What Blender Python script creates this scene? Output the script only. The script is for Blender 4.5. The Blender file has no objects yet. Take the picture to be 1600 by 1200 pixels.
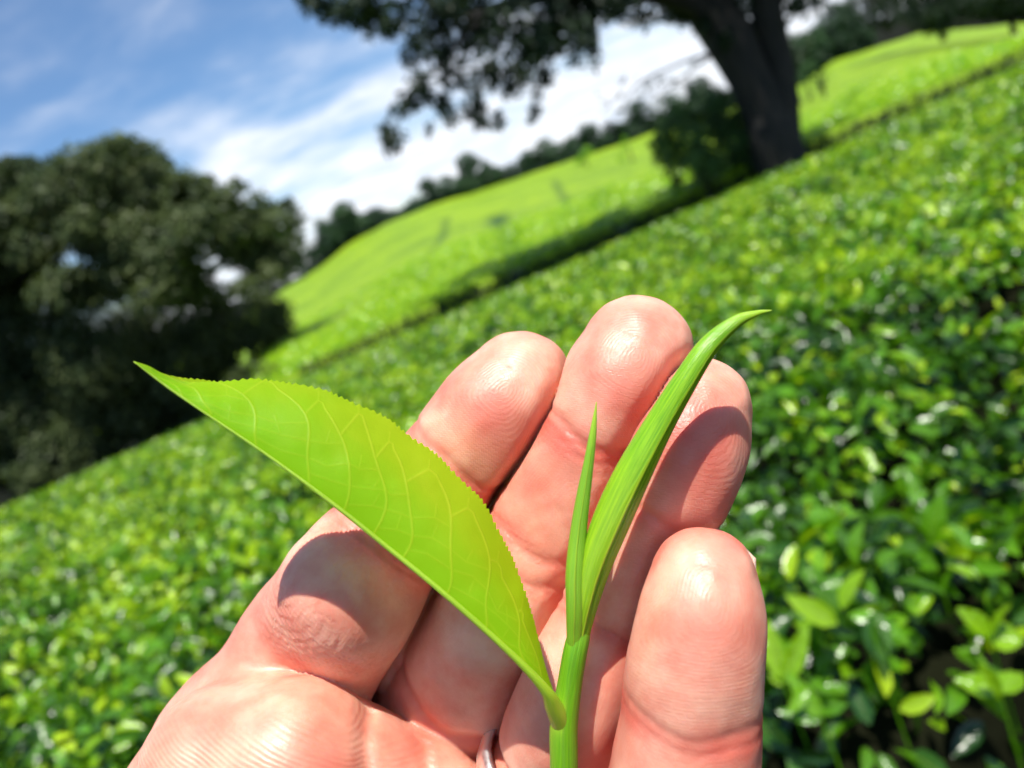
import bpy, math, random, time
import numpy as np
from mathutils import Matrix, Vector
T0 = time.time()
rng = np.random.default_rng(7)
random.seed(7)
S = bpy.context.scene
COL = S.collection
R = math.radians

# ------------------------------------------------------------------ camera
W, H, F = 1600.0, 1200.0, 1244.0          # photograph frame and focal length in its pixels
PITCH, ROLL = 13.5, 23.5
CAM_H = 1.60
cam = bpy.data.cameras.new('camera'); camo = bpy.data.objects.new('camera', cam); COL.objects.link(camo)
cam.sensor_width = 36.0; cam.lens = F / W * 36.0
cam.clip_start = 0.01; cam.clip_end = 3000
CM = Matrix.Translation((0, 0, CAM_H)) @ Matrix.Rotation(R(90 - PITCH), 4, 'X') @ Matrix.Rotation(R(-ROLL), 4, 'Z')
camo.matrix_world = CM
cam.dof.use_dof = True; cam.dof.focus_distance = 0.099; cam.dof.aperture_fstop = 21.0
S.camera = camo
CR = np.array(CM.to_3x3()); CO = np.array([0, 0, CAM_H])

# ------------------------------------------------------------------ light
to_sun = Vector((-0.24, 0.82, 0.52)).normalized()     # seen from the camera
to_sun = (CM.to_3x3() @ to_sun).normalized()
elev = math.asin(to_sun.z); az = math.atan2(to_sun.x, to_sun.y)
sun = bpy.data.lights.new('sun', 'SUN'); sun.energy = 5.0; sun.angle = R(0.55); sun.color = (1.0, 0.955, 0.88)
suno = bpy.data.objects.new('sun', sun); COL.objects.link(suno)
suno.rotation_euler = to_sun.to_track_quat('Z', 'Y').to_euler()
S.view_settings.view_transform = 'Standard'; S.view_settings.look = 'None'
S.view_settings.exposure = 0.56; S.view_settings.gamma = 1.0
S.cycles.max_bounces = 8; S.cycles.transparent_max_bounces = 8
S.cycles.use_denoising = True
try: S.cycles.denoiser = 'OPENIMAGEDENOISE'
except Exception: pass

class NT:
    def __init__(s, tree): s.t = tree; s.n = tree.nodes; s.l = tree.links
    def new(s, kind, **kw):
        nd = s.n.new(kind); ins = kw.pop('ins', {})
        for k, v in kw.items(): setattr(nd, k, v)
        for k, v in ins.items():
            if hasattr(v, 'is_output'): s.l.new(v, nd.inputs[k])
            else: nd.inputs[k].default_value = v
        return nd
    def math(s, op, a, b=None, clamp=False):
        nd = s.n.new('ShaderNodeMath'); nd.operation = op; nd.use_clamp = clamp
        for i, v in enumerate((a, b)):
            if v is None: continue
            if hasattr(v, 'is_output'): s.l.new(v, nd.inputs[i])
            else: nd.inputs[i].default_value = v
        return nd.outputs[0]
    def mix(s, f, a, b, kind='RGBA', blend='MIX'):
        nd = s.n.new('ShaderNodeMix'); nd.data_type = kind; nd.blend_type = blend
        A = [i for i in nd.inputs if i.type == kind and i.name == 'A'][0]; B = [i for i in nd.inputs if i.type == kind and i.name == 'B'][0]
        for sock, v in ((nd.inputs[0], f), (A, a), (B, b)):
            if hasattr(v, 'is_output'): s.l.new(v, sock)
            else: sock.default_value = tuple(v) + (1.0,) if (isinstance(v, (tuple, list)) and len(v) == 3) else v
        return [o for o in nd.outputs if o.type == kind][0]
    def ramp(s, f, stops, interp='LINEAR'):
        nd = s.n.new('ShaderNodeValToRGB'); nd.color_ramp.interpolation = interp
        cr = nd.color_ramp
        while len(cr.elements) < len(stops): cr.elements.new(0.5)
        for e, (p, c) in zip(cr.elements, stops):
            e.position = p; e.color = tuple(c) + (1,) if not isinstance(c, (int, float)) else (c, c, c, 1)
        if hasattr(f, 'is_output'): s.l.new(f, nd.inputs[0])
        return nd.outputs[0]
    def noise(s, vec, scale, detail=3, rough=0.55, dist=0.0, out='Fac'):
        nd = s.new('ShaderNodeTexNoise', ins={'Scale': scale, 'Detail': detail, 'Roughness': rough, 'Distortion': dist})
        if vec is not None: s.l.new(vec, nd.inputs['Vector'])
        return nd.outputs[out]
    def attr(s, name, out='Fac'):
        return s.new('ShaderNodeAttribute', attribute_name=name).outputs[out]

# ------------------------------------------------------------------ world: clear blue sky with bands of white cloud
wld = bpy.data.worlds.new('World'); S.world = wld; wld.use_nodes = True
w = NT(wld.node_tree); w.n.clear()
sky = w.new('ShaderNodeTexSky', sky_type='NISHITA', sun_disc=False)
sky.sun_elevation = elev; sky.sun_rotation = az; sky.altitude = 1800; sky.air_density = 1.0; sky.dust_density = 0.3; sky.ozone_density = 2.2
tc = w.new('ShaderNodeTexCoord')
sep = w.new('ShaderNodeSeparateXYZ', ins={0: tc.outputs['Generated']})
zz = w.math('MAXIMUM', sep.outputs['Z'], 0.02)
den = w.math('ADD', zz, 0.16)
px_ = w.math('DIVIDE', sep.outputs['X'], den); py_ = w.math('DIVIDE', sep.outputs['Y'], den)
cv = w.new('ShaderNodeCombineXYZ', ins={0: w.math('MULTIPLY', px_, 0.85), 1: w.math('MULTIPLY', py_, 1.0), 2: 3.3})
n1 = w.noise(cv.outputs[0], 0.95, 6, 0.52, 0.5)
n2 = w.noise(cv.outputs[0], 3.6, 5, 0.6, 0.2)
nn = w.math('ADD', w.math('MULTIPLY', n1, 0.75), w.math('MULTIPLY', n2, 0.25))
hor = w.ramp(sep.outputs['Z'], [(0.0, 0.27), (0.14, 0.20), (0.24, 0.07), (0.36, -0.0)])
hor = w.new('ShaderNodeMapRange', ins={0: sep.outputs['Z'], 1: 0.05, 2: 0.40, 3: 0.20, 4: -0.03}).outputs[0]
# more cloud to the east (right of the view) than to the west
ew = w.new('ShaderNodeMapRange', ins={0: sep.outputs['X'], 1: -0.45, 2: 0.25, 3: -0.05, 4: 0.07}).outputs[0]
cm_ = w.math('ADD', w.math('ADD', nn, hor), ew)
cmask = w.new('ShaderNodeMapRange', interpolation_type='SMOOTHSTEP', ins={0: cm_, 1: 0.48, 2: 0.80, 3: 0.05, 4: 0.95}).outputs[0]
shade = w.ramp(n2, [(0.3, (6.3, 6.9, 7.9)), (0.65, (8.6, 8.7, 9.0))])
skyc = w.mix(0.06, sky.outputs[0], (7.5, 8.0, 8.8))
wc = w.mix(cmask, skyc, shade)
wc = w.new('ShaderNodeHueSaturation', ins={'Saturation': 1.3, 'Value': 1.0, 'Color': wc}).outputs[0]
bg = w.new('ShaderNodeBackground', ins={'Color': wc, 'Strength': 0.096})
wo = w.new('ShaderNodeOutputWorld', ins={'Surface': bg.outputs[0]})

# ------------------------------------------------------------------ helpers
def ray(px, py):
    d = CR @ np.array([(px - W / 2) / F, -(py - H / 2) / F, -1.0]); return d
def at(px, py, Y):                                   # world point seen at that pixel, Y metres ahead
    d = ray(px, py); return CO + d * (Y / d[1])
def cs(px, py, d):                                   # camera-space millimetres
    return np.array([(px - W / 2) / F * d, -(py - H / 2) / F * d, -float(d)])
def cs2w(p): return (np.asarray(p) * 0.001) @ CR.T + CO

def tag(o, label=None, cat=None, group=None, kind=None):
    if label: o['label'] = label
    if cat: o['category'] = cat
    if group: o['group'] = group
    if kind: o['kind'] = kind
    return o
def empty(name, loc):
    o = bpy.data.objects.new(name, None); COL.objects.link(o); o.location = Vector(loc); o.empty_display_size = 0.05
    return o
def mesh_np(name, V, faces, mat=None, parent=None, smooth=True, origin=None, attrs=None):
    """faces: list of (n,k) int arrays; V world coordinates"""
    V = np.asarray(V, np.float64)
    if parent is not None: org = np.array(parent.location) if parent.parent is None else np.array(parent.parent.location)
    elif origin is not None: org = np.asarray(origin, float)
    else: org = np.zeros(3)
    me = bpy.data.meshes.new(name)
    me.vertices.add(len(V)); me.vertices.foreach_set('co', (V - org).astype(np.float32).ravel())
    if not isinstance(faces, list): faces = [faces]
    faces = [np.asarray(f, np.int32) for f in faces if len(f)]
    loops = np.concatenate([f.ravel() for f in faces]); cnt = np.concatenate([np.full(len(f), f.shape[1]) for f in faces])
    st = np.concatenate([[0], np.cumsum(cnt)[:-1]])
    me.loops.add(len(loops)); me.loops.foreach_set('vertex_index', loops.astype(np.int32))
    me.polygons.add(len(cnt)); me.polygons.foreach_set('loop_start', st.astype(np.int32)); me.polygons.foreach_set('loop_total', cnt.astype(np.int32))
    me.update(calc_edges=True); me.validate()
    me.polygons.foreach_set('use_smooth', np.full(len(me.polygons), bool(smooth)))
    if attrs:
        for k, v in attrs.items():
            a = me.attributes.new(k, 'FLOAT', 'POINT'); a.data.foreach_set('value', np.asarray(v, np.float32))
    if mat: me.materials.append(mat)
    o = bpy.data.objects.new(name, me); COL.objects.link(o)
    if parent is not None: o.parent = parent
    else: o.location = Vector(org)
    return o
def spline(P, n):
    """Catmull-Rom through rows of P, n samples, about equal spacing"""
    P = np.asarray(P, float); Q = np.vstack([2 * P[0] - P[1], P, 2 * P[-1] - P[-2]]); out = []
    m = len(P) - 1; k = 40
    for i in range(m):
        p0, p1, p2, p3 = Q[i:i + 4]
        t = np.linspace(0, 1, k, endpoint=False)[:, None]
        out.append(0.5 * ((2 * p1) + (-p0 + p2) * t + (2 * p0 - 5 * p1 + 4 * p2 - p3) * t ** 2 + (-p0 + 3 * p1 - 3 * p2 + p3) * t ** 3))
    out = np.vstack(out + [P[-1:]])
    L = np.concatenate([[0], np.cumsum(np.linalg.norm(np.diff(out[:, :3], axis=0), axis=1))])
    s = np.linspace(0, L[-1], n)
    return np.stack([np.interp(s, L, out[:, j]) for j in range(out.shape[1])], 1)
def sst(x, a, b):
    t = np.clip((x - a) / (b - a), 0, 1); return t * t * (3 - 2 * t)
def smin(a, b, k):
    h = np.clip(0.5 + 0.5 * (b - a) / k, 0, 1); return b * (1 - h) + a * h - k * h * (1 - h)
def gridfaces(nu, nv, off=0, flip=False):
    i = np.arange(nu - 1)[:, None] * nv + np.arange(nv - 1)[None]
    i = i.ravel() + off; f = np.stack([i, i + nv, i + nv + 1, i + 1], 1)
    return f[:, ::-1] if flip else f
class vnoise:
    """smooth value noise on a hashed lattice, 3D, vectorised"""
    def __init__(s, seed): s.p = np.random.default_rng(seed).random(4096)
    def h(s, x, y, z): return s.p[(x * 73856093 ^ y * 19349663 ^ z * 83492791) & 4095]
    def __call__(s, P, scale=1.0):
        P = np.asarray(P, float) * scale; i = np.floor(P).astype(np.int64); f = P - i; f = f * f * (3 - 2 * f)
        r = 0
        for dx in (0, 1):
            for dy in (0, 1):
                for dz in (0, 1):
                    wgt = (f[:, 0] if dx else 1 - f[:, 0]) * (f[:, 1] if dy else 1 - f[:, 1]) * (f[:, 2] if dz else 1 - f[:, 2])
                    r = r + wgt * s.h(i[:, 0] + dx, i[:, 1] + dy, i[:, 2] + dz)
        return r
VN = vnoise(3)
def fbm(P, scale, o=3): return sum(VN(P + 17.3 * k, scale * 2 ** k) * 0.5 ** k for k in range(o)) / sum(0.5 ** k for k in range(o))

#SECTION materials
def mat_new(name):
    m = bpy.data.materials.new(name); m.use_nodes = True; t = NT(m.node_tree)
    return m, t, t.n['Principled BSDF']

def skin_mat():
    m, t, b = mat_new('skin')
    red = t.attr('red'); amp = t.attr('ridge_amp'); ph = t.attr('ridge_phase'); lines = t.attr('line_phase'); lamp = t.attr('line_amp')
    obj = t.new('ShaderNodeTexCoord').outputs['Object']
    mott = t.noise(obj, 190, 4, 0.6)
    mott2 = t.noise(obj, 60, 3, 0.6)
    pale = t.mix(t.ramp(mott, [(0.35, 0.0), (0.7, 1.0)]), (0.80, 0.455, 0.325), (0.70, 0.285, 0.19))
    pink = (0.62, 0.125, 0.085)
    f = t.math('ADD', red, t.math('MULTIPLY', t.math('SUBTRACT', mott2, 0.47), 2.2), clamp=True)
    col = t.mix(f, pale, pink)
    t.l.new(col, b.inputs['Base Color'])
    b.subsurface_method = 'RANDOM_WALK'
    b.inputs['Subsurface Weight'].default_value = 0.85
    b.inputs['Subsurface Radius'].default_value = (1.0, 0.33, 0.20)
    b.inputs['Subsurface Scale'].default_value = 0.0019
    b.inputs['Specular IOR Level'].default_value = 0.6
    rn = t.noise(obj, 900, 3, 0.6)
    t.l.new(t.ramp(rn, [(0.3, 0.40), (0.7, 0.54)]), b.inputs['Roughness'])
    # ridges
    fine = t.noise(obj, 1500, 3, 0.6); brk = t.noise(obj, 700, 2, 0.5)
    wob = t.math('MULTIPLY', t.noise(obj, 230, 2, 0.5), 0.8)
    r1 = t.math('SINE', t.math('MULTIPLY', t.math('ADD', ph, wob), 2 * math.pi))
    r1 = t.math('MULTIPLY', t.math('MULTIPLY', r1, amp), t.math('ADD', t.math('MULTIPLY', brk, 0.5), 0.45))
    lw = t.math('MULTIPLY', t.noise(obj, 150, 2, 0.5), 0.9)
    l1 = t.math('SINE', t.math('MULTIPLY', t.math('ADD', lines, lw), 2 * math.pi))
    l1 = t.math('MULTIPLY', t.math('MULTIPLY', t.math('POWER', t.math('ABSOLUTE', l1), 0.5), lamp), brk)
    # cross hatch of skin cells
    vo = t.new('ShaderNodeTexVoronoi', feature='DISTANCE_TO_EDGE', ins={'Scale': 1300.0, 'Vector': obj}).outputs['Distance']
    vo = t.math('MULTIPLY', t.math('MINIMUM', vo, 0.2), 1.6)
    hh = t.math('ADD', t.math('ADD', t.math('MULTIPLY', r1, 0.34), t.math('MULTIPLY', l1, 0.42)), t.math('ADD', t.math('MULTIPLY', fine, 0.35), t.math('MULTIPLY', vo, 0.35)))
    bp = t.new('ShaderNodeBump', ins={'Strength': 0.8, 'Distance': 0.000085, 'Height': hh})
    t.l.new(bp.outputs[0], b.inputs['Normal'])
    return m
SKIN = skin_mat()

def nail_mat():
    m, t, b = mat_new('nail')
    b.inputs['Base Color'].default_value = (0.55, 0.38, 0.30, 1); b.inputs['Roughness'].default_value = 0.4
    b.inputs['Subsurface Weight'].default_value = 0.4; b.inputs['Subsurface Scale'].default_value = 0.001
    b.inputs['Specular IOR Level'].default_value = 0.2
    return m
NAIL = nail_mat()
def silver_mat():
    m, t, b = mat_new('silver')
    b.inputs['Base Color'].default_value = (0.92, 0.91, 0.90, 1); b.inputs['Metallic'].default_value = 1; 
    n = t.noise(t.new('ShaderNodeTexCoord').outputs['Object'], 900, 3)
    t.l.new(t.ramp(n, [(0.3, 0.30), (0.7, 0.45)]), b.inputs['Roughness'])
    return m
SILVER = silver_mat()

def shoot_leaf_mat():
    m, t, b = mat_new('young_leaf')
    vein = t.attr('vein'); u = t.attr('across'); obj = t.new('ShaderNodeTexCoord').outputs['Object']
    n = t.noise(obj, 110, 4, 0.55)
    n2 = t.noise(obj, 2600, 2, 0.6)
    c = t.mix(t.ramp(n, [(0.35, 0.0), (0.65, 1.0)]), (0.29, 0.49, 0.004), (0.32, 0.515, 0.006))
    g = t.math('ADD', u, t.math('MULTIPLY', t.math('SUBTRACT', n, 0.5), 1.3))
    c = t.mix(t.ramp(g, [(0.22, 1.0), (0.75, 0.0)]), c, (0.25, 0.53, 0.003))  # greener near the midrib: the fold's light and shade painted into the colour
    vc = t.mix(t.math('MULTIPLY', vein, 0.24), c, (0.62, 0.70, 0.05))
    t.l.new(vc, b.inputs['Base Color'])
    b.inputs['Roughness'].default_value = 0.5; b.inputs['Specular IOR Level'].default_value = 0.3
    h = t.math('ADD', t.math('MULTIPLY', vein, -0.5), t.math('MULTIPLY', n2, 0.25))
    bp = t.new('ShaderNodeBump', ins={'Strength': 0.6, 'Distance': 0.00012, 'Height': h}); t.l.new(bp.outputs[0], b.inputs['Normal'])
    tr = t.new('ShaderNodeBsdfTranslucent', ins={'Color': t.mix(1.0, vc, (1.9, 1.65, 0.8), blend='MULTIPLY'), 'Normal': bp.outputs[0]})
    mx = t.new('ShaderNodeMixShader', ins={0: 0.54, 1: b.outputs[0], 2: tr.outputs[0]})
    t.l.new(mx.outputs[0], t.n['Material Output'].inputs['Surface'])
    return m
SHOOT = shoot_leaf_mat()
def stem_mat(name, c0, c1, rough=0.38, streak=0.5):
    m, t, b = mat_new(name)
    obj = t.new('ShaderNodeTexCoord').outputs['Object']; al = t.attr('along'); 
    n = t.noise(obj, 90, 2, 0.5)
    st = t.noise(t.new('ShaderNodeCombineXYZ', ins={0: t.math('MULTIPLY', t.attr('around'), 5.0), 1: t.math('MULTIPLY', al, 0.10), 2: 0}).outputs[0], 1.6, 3, 0.6)
    f = t.math('ADD', t.math('MULTIPLY', n, 1 - streak), t.math('MULTIPLY', st, streak))
    c = t.mix(t.ramp(f, [(0.38, 0.0), (0.62, 1.0)]), c0, c1)
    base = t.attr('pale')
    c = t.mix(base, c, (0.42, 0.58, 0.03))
    t.l.new(c, b.inputs['Base Color']); b.inputs['Roughness'].default_value = rough
    b.inputs['Subsurface Weight'].default_value = 0.35; b.inputs['Subsurface Radius'].default_value = (0.5, 1.0, 0.15); b.inputs['Subsurface Scale'].default_value = 0.0012
    n3 = t.noise(obj, 1800, 3, 0.6)
    bp = t.new('ShaderNodeBump', ins={'Strength': 0.55, 'Distance': 0.00012, 'Height': t.math('ADD', t.math('MULTIPLY', n3, 0.07), t.math('MULTIPLY', st, 1.6))}); t.l.new(bp.outputs[0], b.inputs['Normal'])
    return m
STEM = stem_mat('green_stem', (0.09, 0.27, 0.005), (0.18, 0.41, 0.008))
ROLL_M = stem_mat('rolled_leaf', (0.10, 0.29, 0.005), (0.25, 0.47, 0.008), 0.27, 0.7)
BUD_M = stem_mat('bud', (0.11, 0.30, 0.015), (0.20, 0.42, 0.02), 0.34, 0.5)

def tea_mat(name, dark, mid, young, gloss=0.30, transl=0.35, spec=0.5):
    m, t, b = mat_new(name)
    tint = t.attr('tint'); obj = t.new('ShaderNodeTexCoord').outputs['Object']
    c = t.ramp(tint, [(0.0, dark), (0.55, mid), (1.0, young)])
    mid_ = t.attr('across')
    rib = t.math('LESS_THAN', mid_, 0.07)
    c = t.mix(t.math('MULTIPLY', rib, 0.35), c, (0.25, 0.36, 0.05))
    t.l.new(c, b.inputs['Base Color']); b.inputs['Roughness'].default_value = gloss
    b.inputs['Specular IOR Level'].default_value = spec
    n = t.noise(obj, 90, 2, 0.6)
    bp = t.new('ShaderNodeBump', ins={'Strength': 0.5, 'Distance': 0.004, 'Height': n}); t.l.new(bp.outputs[0], b.inputs['Normal'])
    tr = t.new('ShaderNodeBsdfTranslucent', ins={'Color': t.mix(1.0, c, (1.5, 1.5, 0.5), blend='MULTIPLY')})
    mx = t.new('ShaderNodeMixShader', ins={0: transl, 1: b.outputs[0], 2: tr.outputs[0]})
    t.l.new(mx.outputs[0], t.n['Material Output'].inputs['Surface'])
    return m
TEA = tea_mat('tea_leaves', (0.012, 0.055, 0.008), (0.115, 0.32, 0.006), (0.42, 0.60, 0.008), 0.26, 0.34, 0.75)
def tree_leaf(name, a, b_, c): return tea_mat(name, a, b_, c, 0.55, 0.22, 0.25)
OAK = tree_leaf('evergreen_leaves', (0.008, 0.017, 0.007), (0.028, 0.050, 0.015), (0.095, 0.125, 0.038))
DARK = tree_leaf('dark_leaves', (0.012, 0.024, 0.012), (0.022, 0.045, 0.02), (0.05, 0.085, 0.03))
RIDGE = tree_leaf('ridge_leaves', (0.012, 0.030, 0.014), (0.024, 0.06, 0.024), (0.05, 0.11, 0.03))
RIDGE2 = tree_leaf('grove_leaves', (0.016, 0.040, 0.014), (0.035, 0.085, 0.025), (0.08, 0.16, 0.035))
BRIGHTB = tree_leaf('bright_shrub_leaves', (0.06, 0.17, 0.012), (0.11, 0.27, 0.02), (0.2, 0.38, 0.02))
def bark_mat():
    m, t, b = mat_new('bark')
    obj = t.new('ShaderNodeTexCoord').outputs['Object']
    mp = t.new('ShaderNodeMapping', ins={'Vector': obj, 'Scale': (1, 1, 0.25)}).outputs[0]
    n = t.noise(mp, 9, 5, 0.65); t.l.new(t.ramp(n, [(0.3, (0.006, 0.006, 0.005)), (0.7, (0.025, 0.022, 0.018))]), b.inputs['Base Color'])
    b.inputs['Roughness'].default_value = 0.9
    bp = t.new('ShaderNodeBump', ins={'Strength': 0.8, 'Distance': 0.05, 'Height': n}); t.l.new(bp.outputs[0], b.inputs['Normal'])
    return m
BARK = bark_mat()
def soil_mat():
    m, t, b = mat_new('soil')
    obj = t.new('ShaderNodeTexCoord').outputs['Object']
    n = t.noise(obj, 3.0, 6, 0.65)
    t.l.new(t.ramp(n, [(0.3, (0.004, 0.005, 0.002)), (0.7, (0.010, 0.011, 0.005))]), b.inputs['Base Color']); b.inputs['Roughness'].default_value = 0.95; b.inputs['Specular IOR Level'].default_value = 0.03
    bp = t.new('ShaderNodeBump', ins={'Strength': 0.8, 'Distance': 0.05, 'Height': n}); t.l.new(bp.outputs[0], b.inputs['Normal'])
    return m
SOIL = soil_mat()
def farfield_mat():
    m, t, b = mat_new('tea_canopy_far')
    obj = t.new('ShaderNodeTexCoord').outputs['Object']
    n = t.noise(obj, 0.12, 4, 0.6, 0.5); n2 = t.noise(obj, 3.0, 4, 0.65)
    vo = t.new('ShaderNodeTexVoronoi', ins={'Scale': 1.1, 'Vector': obj}).outputs['Distance']
    f = t.math('ADD', t.math('MULTIPLY', n, 0.55), t.math('MULTIPLY', n2, 0.45))
    f = t.math('SUBTRACT', f, t.math('MULTIPLY', vo, 0.16))
    c = t.ramp(f, [(0.25, (0.10, 0.19, 0.004)), (0.45, (0.20, 0.33, 0.004)), (0.62, (0.33, 0.42, 0.005))])
    # plucking paths between the blocks of bushes
    pth = t.attr('path'); c = t.mix(pth, c, (0.03, 0.08, 0.01))
    t.l.new(c, b.inputs['Base Color']); b.inputs['Roughness'].default_value = 0.6; b.inputs['Specular IOR Level'].default_value = 0.2
    bp = t.new('ShaderNodeBump', ins={'Strength': 0.9, 'Distance': 0.2, 'Height': t.math('SUBTRACT', n2, vo)}); t.l.new(bp.outputs[0], b.inputs['Normal'])
    return m
FARM = farfield_mat()

#SECTION hand
# camera-space millimetres: x right, y up, z towards the lens.  rows: pixel x, pixel y, distance mm, radius mm (tip first)
def chain(rows, n=125):
    P = np.array([list(cs(a, b, d)) + [r] for a, b, d, r in rows]); return spline(P, n)
FING = {
 'index': dict(rows=[(812, 606, 114, 8.3), (775, 648, 113.5, 8.6), (716, 720, 113.5, 8.3), (660, 786, 114, 8.8), (602, 853, 113.5, 9.3), (548, 930, 112.5, 10.0), (490, 1010, 113.5, 10.8), (440, 1085, 115.5, 11.0), (400, 1150, 117.5, 10.8)],
   crease=[(13.6, 0.6, 0.3), (14.9, 0.45, 0.18), (29.0, 0.7, 0.35), (31.0, 0.5, 0.25)], pad=[(4.5, 6, 0.5), (21, 5, 0.35), (37.5, 5.5, 2.8), (52.3, 7, -8.2)]),
 'middle': dict(rows=[(995, 551, 109.2, 8.05), (967, 610, 108.7, 8.45), (928, 680, 109.2, 8.2), (885, 768, 111.7, 9.0), (842, 850, 112.2, 9.3), (795, 940, 113.7, 10.0), (742, 1035, 117.2, 10.6), (696, 1110, 121.2, 10.6), (648, 1180, 127.2, 10)],
   crease=[(12.8, 0.6, 0.34), (14.2, 0.45, 0.16), (30.0, 0.7, 0.32), (33.6, 0.7, 0.3), (56, 0.9, 0.5)], pad=[(4.5, 6, 0.5), (21.5, 5.5, 0.4), (43, 6, 0.9)]),
 'ring': dict(rows=[(1091, 640, 103.7, 7.15), (1068, 710, 102.2, 7.75), (1036, 795, 102.7, 7.6), (998, 880, 104.2, 7.9), (957, 968, 105.2, 8.2), (920, 1050, 104.2, 8.4), (887, 1120, 105.2, 8.0), (864, 1178, 107.2, 7.7), (835, 1260, 111.2, 8)],
   crease=[(14.0, 0.6, 0.25), (31.0, 0.7, 0.35), (32.8, 0.5, 0.22), (52.5, 0.8, 0.8)], pad=[(4.5, 6, 0.45), (22, 5.5, 0.35), (42, 6, 0.7)]),
 'little': dict(rows=[(1100, 908, 92, 6.4), (1095, 960, 91, 7.1), (1086, 1035, 91, 7.55), (1081, 1110, 92, 8.0), (1070, 1190, 93, 8.35), (1050, 1290, 95, 8.6), (1020, 1390, 100, 8.6)],
   crease=[(14.6, 0.7, 0.17), (16.2, 0.5, 0.12)], pad=[(5, 6, 0.45), (23, 6, 0.3)]),
}
PALM = [  # round cones: (px,py,d,r) to (px,py,d,r)
 ((352, 1204, 106.5, 11.1), (460, 1200, 105, 10.9)), ((460, 1200, 105, 10.9), (556, 1219, 107, 8.8)), ((556, 1215, 109, 8.9), (650, 1240, 109.5, 7.6)),
 ((440, 1022, 118, 7.5), (377, 1160, 118, 11.6)), ((377, 1160, 118, 11.6), (300, 1300, 116, 13)), ((560, 1060, 126, 6), (560, 1200, 126, 8)), ((790, 1120, 126, 6), (790, 1250, 124, 8)),
 ((650, 1244, 109.5, 7.6), (735, 1300, 110, 8.2)), ((745, 1335, 111, 8.6), (900, 1380, 107, 9.5)), ((900, 1360, 106, 9.5), (1030, 1390, 101, 9)),
 ((400, 1250, 113, 13), (420, 1850, 120, 15)), ((640, 1340, 113, 12), (520, 1850, 122, 15)), ((880, 1400, 112, 12), (600, 1850, 122, 15)), ((1020, 1390, 104, 10), (690, 1820, 116, 15)),
 ((400, 1780, 112, 15), (80, 1560, 98, 11)), ((80, 1560, 98, 11), (-270, 1400, 90, 9.2)), ((520, 1850, 122, 20), (470, 2350, 132, 21)), ((600, 1850, 122, 18), (570, 2350, 132, 19)),
]
def cone(P, a, b):
    A = cs(*a[:3]); B = cs(*b[:3]); ab = B - A; t = np.clip(((P - A) @ ab) / (ab @ ab), 0, 1)
    return np.linalg.norm(P - A - t[:, None] * ab, axis=1) - (a[3] + (b[3] - a[3]) * t)
class Finger:
    def __init__(s, name, rows, crease, pad):
        s.c = chain(rows); s.crease, s.pad = crease, pad
        s.L = np.concatenate([[0], np.cumsum(np.linalg.norm(np.diff(s.c[:, :3], axis=0), axis=1))])
    def raw(s, P):
        n = len(P); best = np.full(n, 1e9); bi = np.zeros(n, np.int32); bt = np.zeros(n)
        c = s.c
        for i in range(len(c) - 1):
            ab = c[i + 1, :3] - c[i, :3]; q = P - c[i, :3]; t = np.clip((q @ ab) / (ab @ ab), 0, 1)
            q = q - t[:, None] * ab; d = np.sqrt(np.einsum('ij,ij->i', q, q)) - (c[i, 3] + (c[i + 1, 3] - c[i, 3]) * t)
            k = d < best; best[k] = d[k]; bi[k] = i; bt[k] = t[k]
        ax = c[bi, :3] + (c[bi + 1, :3] - c[bi, :3]) * bt[:, None]
        rad = c[bi, 3] + (c[bi + 1, 3] - c[bi, 3]) * bt
        sl = s.L[bi] + bt * (s.L[bi + 1] - s.L[bi])
        T = c[bi + 1, :3] - c[bi, :3]; T /= np.linalg.norm(T, axis=1)[:, None]
        return best, sl, ax, rad, T
    def field(s, P, full=False):
        d, sl, ax, rad, T = s.raw(P)
        o = P - ax; al = np.einsum('ij,ij->i', o, T); ol = np.linalg.norm(o, axis=1) + 1e-9
        N = np.array([0, 0.12, 1.0]) - T * (T @ np.array([0, 0.12, 1.0]))[:, None]; N /= np.linalg.norm(N, axis=1)[:, None]
        B = np.cross(T, N); cN = np.einsum('ij,ij->i', o, N) / ol; cB = np.einsum('ij,ij->i', o, B) / ol
        sl2 = sl + np.minimum(al, 0) * (sl < 0.01)
        add = np.zeros(len(P))
        for s0, w_, h in s.pad: add += h * np.exp(-((sl2 - s0) / w_) ** 2) * np.maximum(cN, 0) ** 1.2
        wob = 0.35 * np.sin(cB * 5 + s.c[0, 0])
        for s0, w_, h in s.crease:
            g = np.exp(-((sl2 - s0 + wob + 0.8 * cB * cB) / w_) ** 2) + 0.3 * np.exp(-((sl2 - s0) / (3.6 * w_)) ** 2)
            add -= h * g * sst(cN, -0.5, 0.25)
        add += 0.5 * (cB ** 2) * sst(sl2, 0, 6) * 0.6 - 0.25
        add += 0.5 * (fbm(np.stack([sl2 * .22, cB * 2.2, cN * 2.2], 1), 1.0, 2) - .5) + (s.c[0, 0] % 7) * 0
        d = d - add
        return (d, sl2, np.arctan2(cB, cN) * rad, rad, cN) if full else d
FO = {k: Finger(k, **v) for k, v in FING.items()}
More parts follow.
